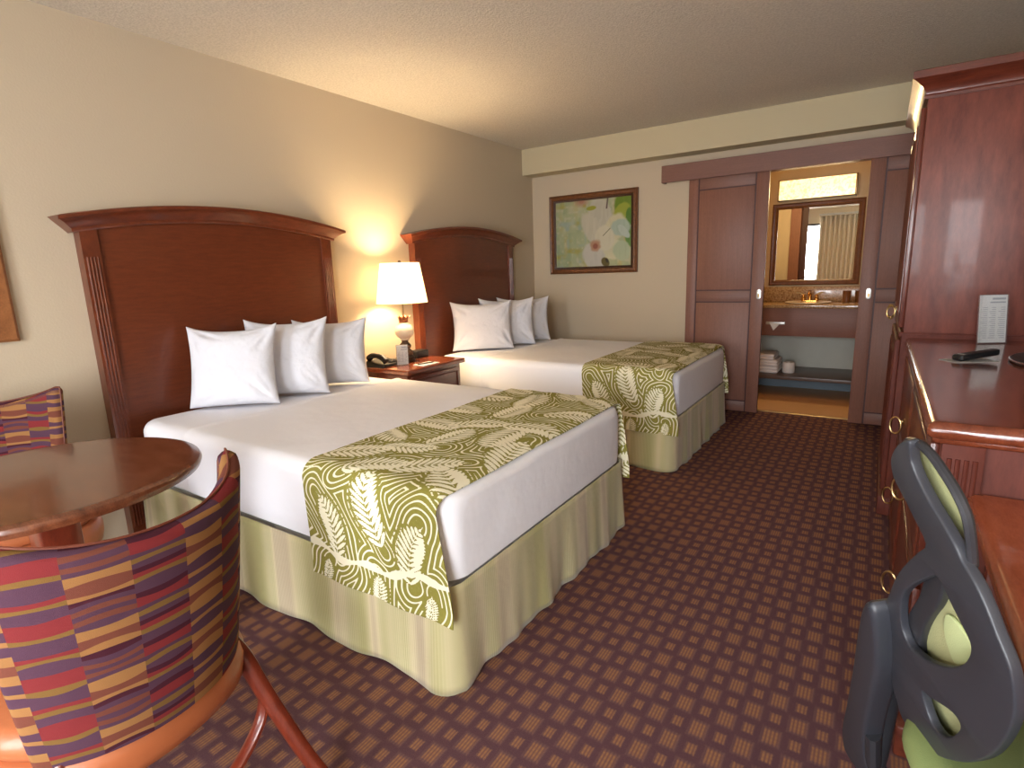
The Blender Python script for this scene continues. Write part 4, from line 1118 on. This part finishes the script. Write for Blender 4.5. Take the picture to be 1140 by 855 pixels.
# inner frame bar on the far side
far_bar = [(1036, 640), (1054, 640), (1054, 660), (1048, 675), (1041, 684), (1033, 698), (1028, 716), (1029, 736), (1016, 728), (1008, 712), (1007, 700), (1016, 682), (1028, 662)]
obj('cross_bar', outline_mesh('cross_bar', [[local2(*p, .014) for p in closed_spline(far_bar, 3)]], .014, .014, .004), 'charcoal_plastic_dark', oc, angle=50)
mesh_o = [(1017, 497), (1028, 500), (1052, 528), (1071, 558), (1081, 590), (1084, 630), (1100, 680), (1118, 730), (1122, 780), (1105, 830), (1060, 836), (1036, 815), (1028, 770), (1026, 735), (1030, 708), (1042, 683), (1053, 655), (1040, 600), (1020, 550), (1012, 515)]
obj('mesh_back', outline_mesh('mesh_back', [[local2(*p, .022) for p in closed_spline(mesh_o, 3)]], .022, .005, .001), 'mesh_green', oc, angle=50)
pad = [(1054, 684), (1064, 690), (1075, 706), (1083, 722), (1082, 734), (1074, 740), (1064, 738), (1057, 722), (1052, 702)]
obj('lumbar_pad', outline_mesh('lumbar_pad', [[local2(*p, .016) for p in closed_spline(pad, 3)]], .0165, .005, .002), 'pad_green', oc, angle=50)
# spine
sp_px = [(982, 672), (990, 668), (996, 690), (998, 735), (992, 765), (984, 795), (979, 822), (981, 846), (986, 870), (966, 850), (955, 830), (953, 808), (958, 785), (967, 745), (975, 700)]
obj('spine', outline_mesh('spine', [[local2(*p, .0) for p in closed_spline(sp_px, 3)]], -.012, .045, .010), 'charcoal_plastic', oc, angle=50)
# seat
SCX, SCY = 3.39, .07
bm = BM(); loops = []
def seq(s, z, dx=0):
    out = []
    for k in range(48):
        a = 2*PI*k/48; c, q = math.cos(a), math.sin(a); x = s*.22*math.copysign(abs(c)**.62, c); y = s*.225*math.copysign(abs(q)**.62, q)
        out.append((SCX+x*math.cos(PHI)-y*math.sin(PHI), SCY+x*math.sin(PHI)+y*math.cos(PHI), z))
    return out
loft(bm, [seq(s, z) for s, z in ((.90, .425), (.97, .432), (1., .45), (.99, .47), (.94, .485), (.8, .492), (.4, .49), (.1, .488))]); obj('seat', bm, 'seat_green', oc, angle=70)
bm = BM(); loft(bm, [seq(s, z) for s, z in ((.6, .385), (.85, .395), (.9, .424))]); 
q0 = onplane(972, 815, -.012); q1 = onplane(976, 850, -.012)
tube(bm, spline([tuple(q0), tuple(q1), (q1[0]+.03, q1[1], .395), (3.25, .02, .385), (3.42, .06, .385)], 6), .02, 10, flat=(.8, 1.2))
obj('seat_pan', bm, 'charcoal_plastic_dark', oc)
bm = BM(); lathe(bm, [(.03, .09), (.03, .26), (.019, .262), (.019, .39)], SCX, SCY, 20); obj('gas_lift', bm, 'black_plastic', oc)
for k in range(5):
    a = 2*PI*k/5+.5; ca, sa = math.cos(a), math.sin(a)
    bm = BM(); tube(bm, [(SCX+ca*.02, SCY+sa*.02, .11), (SCX+ca*.15, SCY+sa*.15, .10), (SCX+ca*.27, SCY+sa*.27, .075)], [.03, .022, .016], 10); lg = obj('leg', bm, 'black_plastic', oc)
    bm = BM(); wx, wy = SCX+ca*.27, SCY+sa*.27
    for s in (-1, 1):
        c_ = Vector((wx-sa*s*.012, wy+ca*s*.012, .026)); w_ = BM(); lathe(w_, [(.0, -.008), (.022, -.008), (.026, -.004), (.026, .004), (.022, .008), (.0, .008)], 0, 0, 18, 0, False)
        merge(bm, w_, 0, Matrix.Translation(c_) @ Matrix.Rotation(a, 4, 'Z') @ Matrix.Rotation(PI/2, 4, 'X'))
    tube(bm, [(wx, wy, .04), (wx, wy, .085)], .006, 8); obj('caster', bm, 'black_plastic', lg)

# ------------------------------------------------------------------ lights
def light(name, typ, loc, energy, col, **kw):
    l = bpy.data.lights.new(name, typ); l.energy = energy; l.color = col
    for k, v in kw.items(): setattr(l, k, v)
    o = bpy.data.objects.new(name, l); COL.objects.link(o); o.location = loc; return o
light('lamp_bulb_light', 'POINT', (LX, LY, 1.215), 62, (1., .73, .42), shadow_soft_size=.07)
o = light('vanity_light_glow', 'AREA', (2.45, BY-.14, 1.97), 17, (1., .70, .34), shape='RECTANGLE', size=.6, size_y=.15)
o.rotation_euler = (R(-75), 0, 0)
# daylight through the balcony window: white overcast sky with a portal in the opening
w_ = bpy.data.worlds.new('World'); SC.world = w_; w_.use_nodes = True
bg = w_.node_tree.nodes['Background']; bg.inputs[0].default_value = (.93, .96, 1., 1); bg.inputs[1].default_value = 26.5
o = light('window_portal', 'AREA', ((WX0+WX1)/2, YF-.1, (WZ0+WZ1)/2), 1, (1, 1, 1), shape='RECTANGLE', size=WX1-WX0, size_y=WZ1-WZ0)
o.rotation_euler = (R(90), 0, 0); o.data.cycles.is_portal = True

# ------------------------------------------------------------------ camera
cam = bpy.data.cameras.new('camera'); co = bpy.data.objects.new('camera', cam); COL.objects.link(co)
cam.sensor_fit = 'HORIZONTAL'; cam.sensor_width = 36; cam.lens = F/1140*36; cam.clip_start = .02
Mc = Matrix(((_R[0], _U[0], -_fw[0], CAM[0]), (_R[1], _U[1], -_fw[1], CAM[1]), (_R[2], _U[2], -_fw[2], CAM[2]), (0, 0, 0, 1)))
co.matrix_world = Mc; SC.camera = co
SC.view_settings.view_transform = 'Standard'; SC.view_settings.look = 'None'
SC.view_settings.exposure = 0; SC.view_settings.gamma = 1; SC.view_settings.use_curve_mapping = False
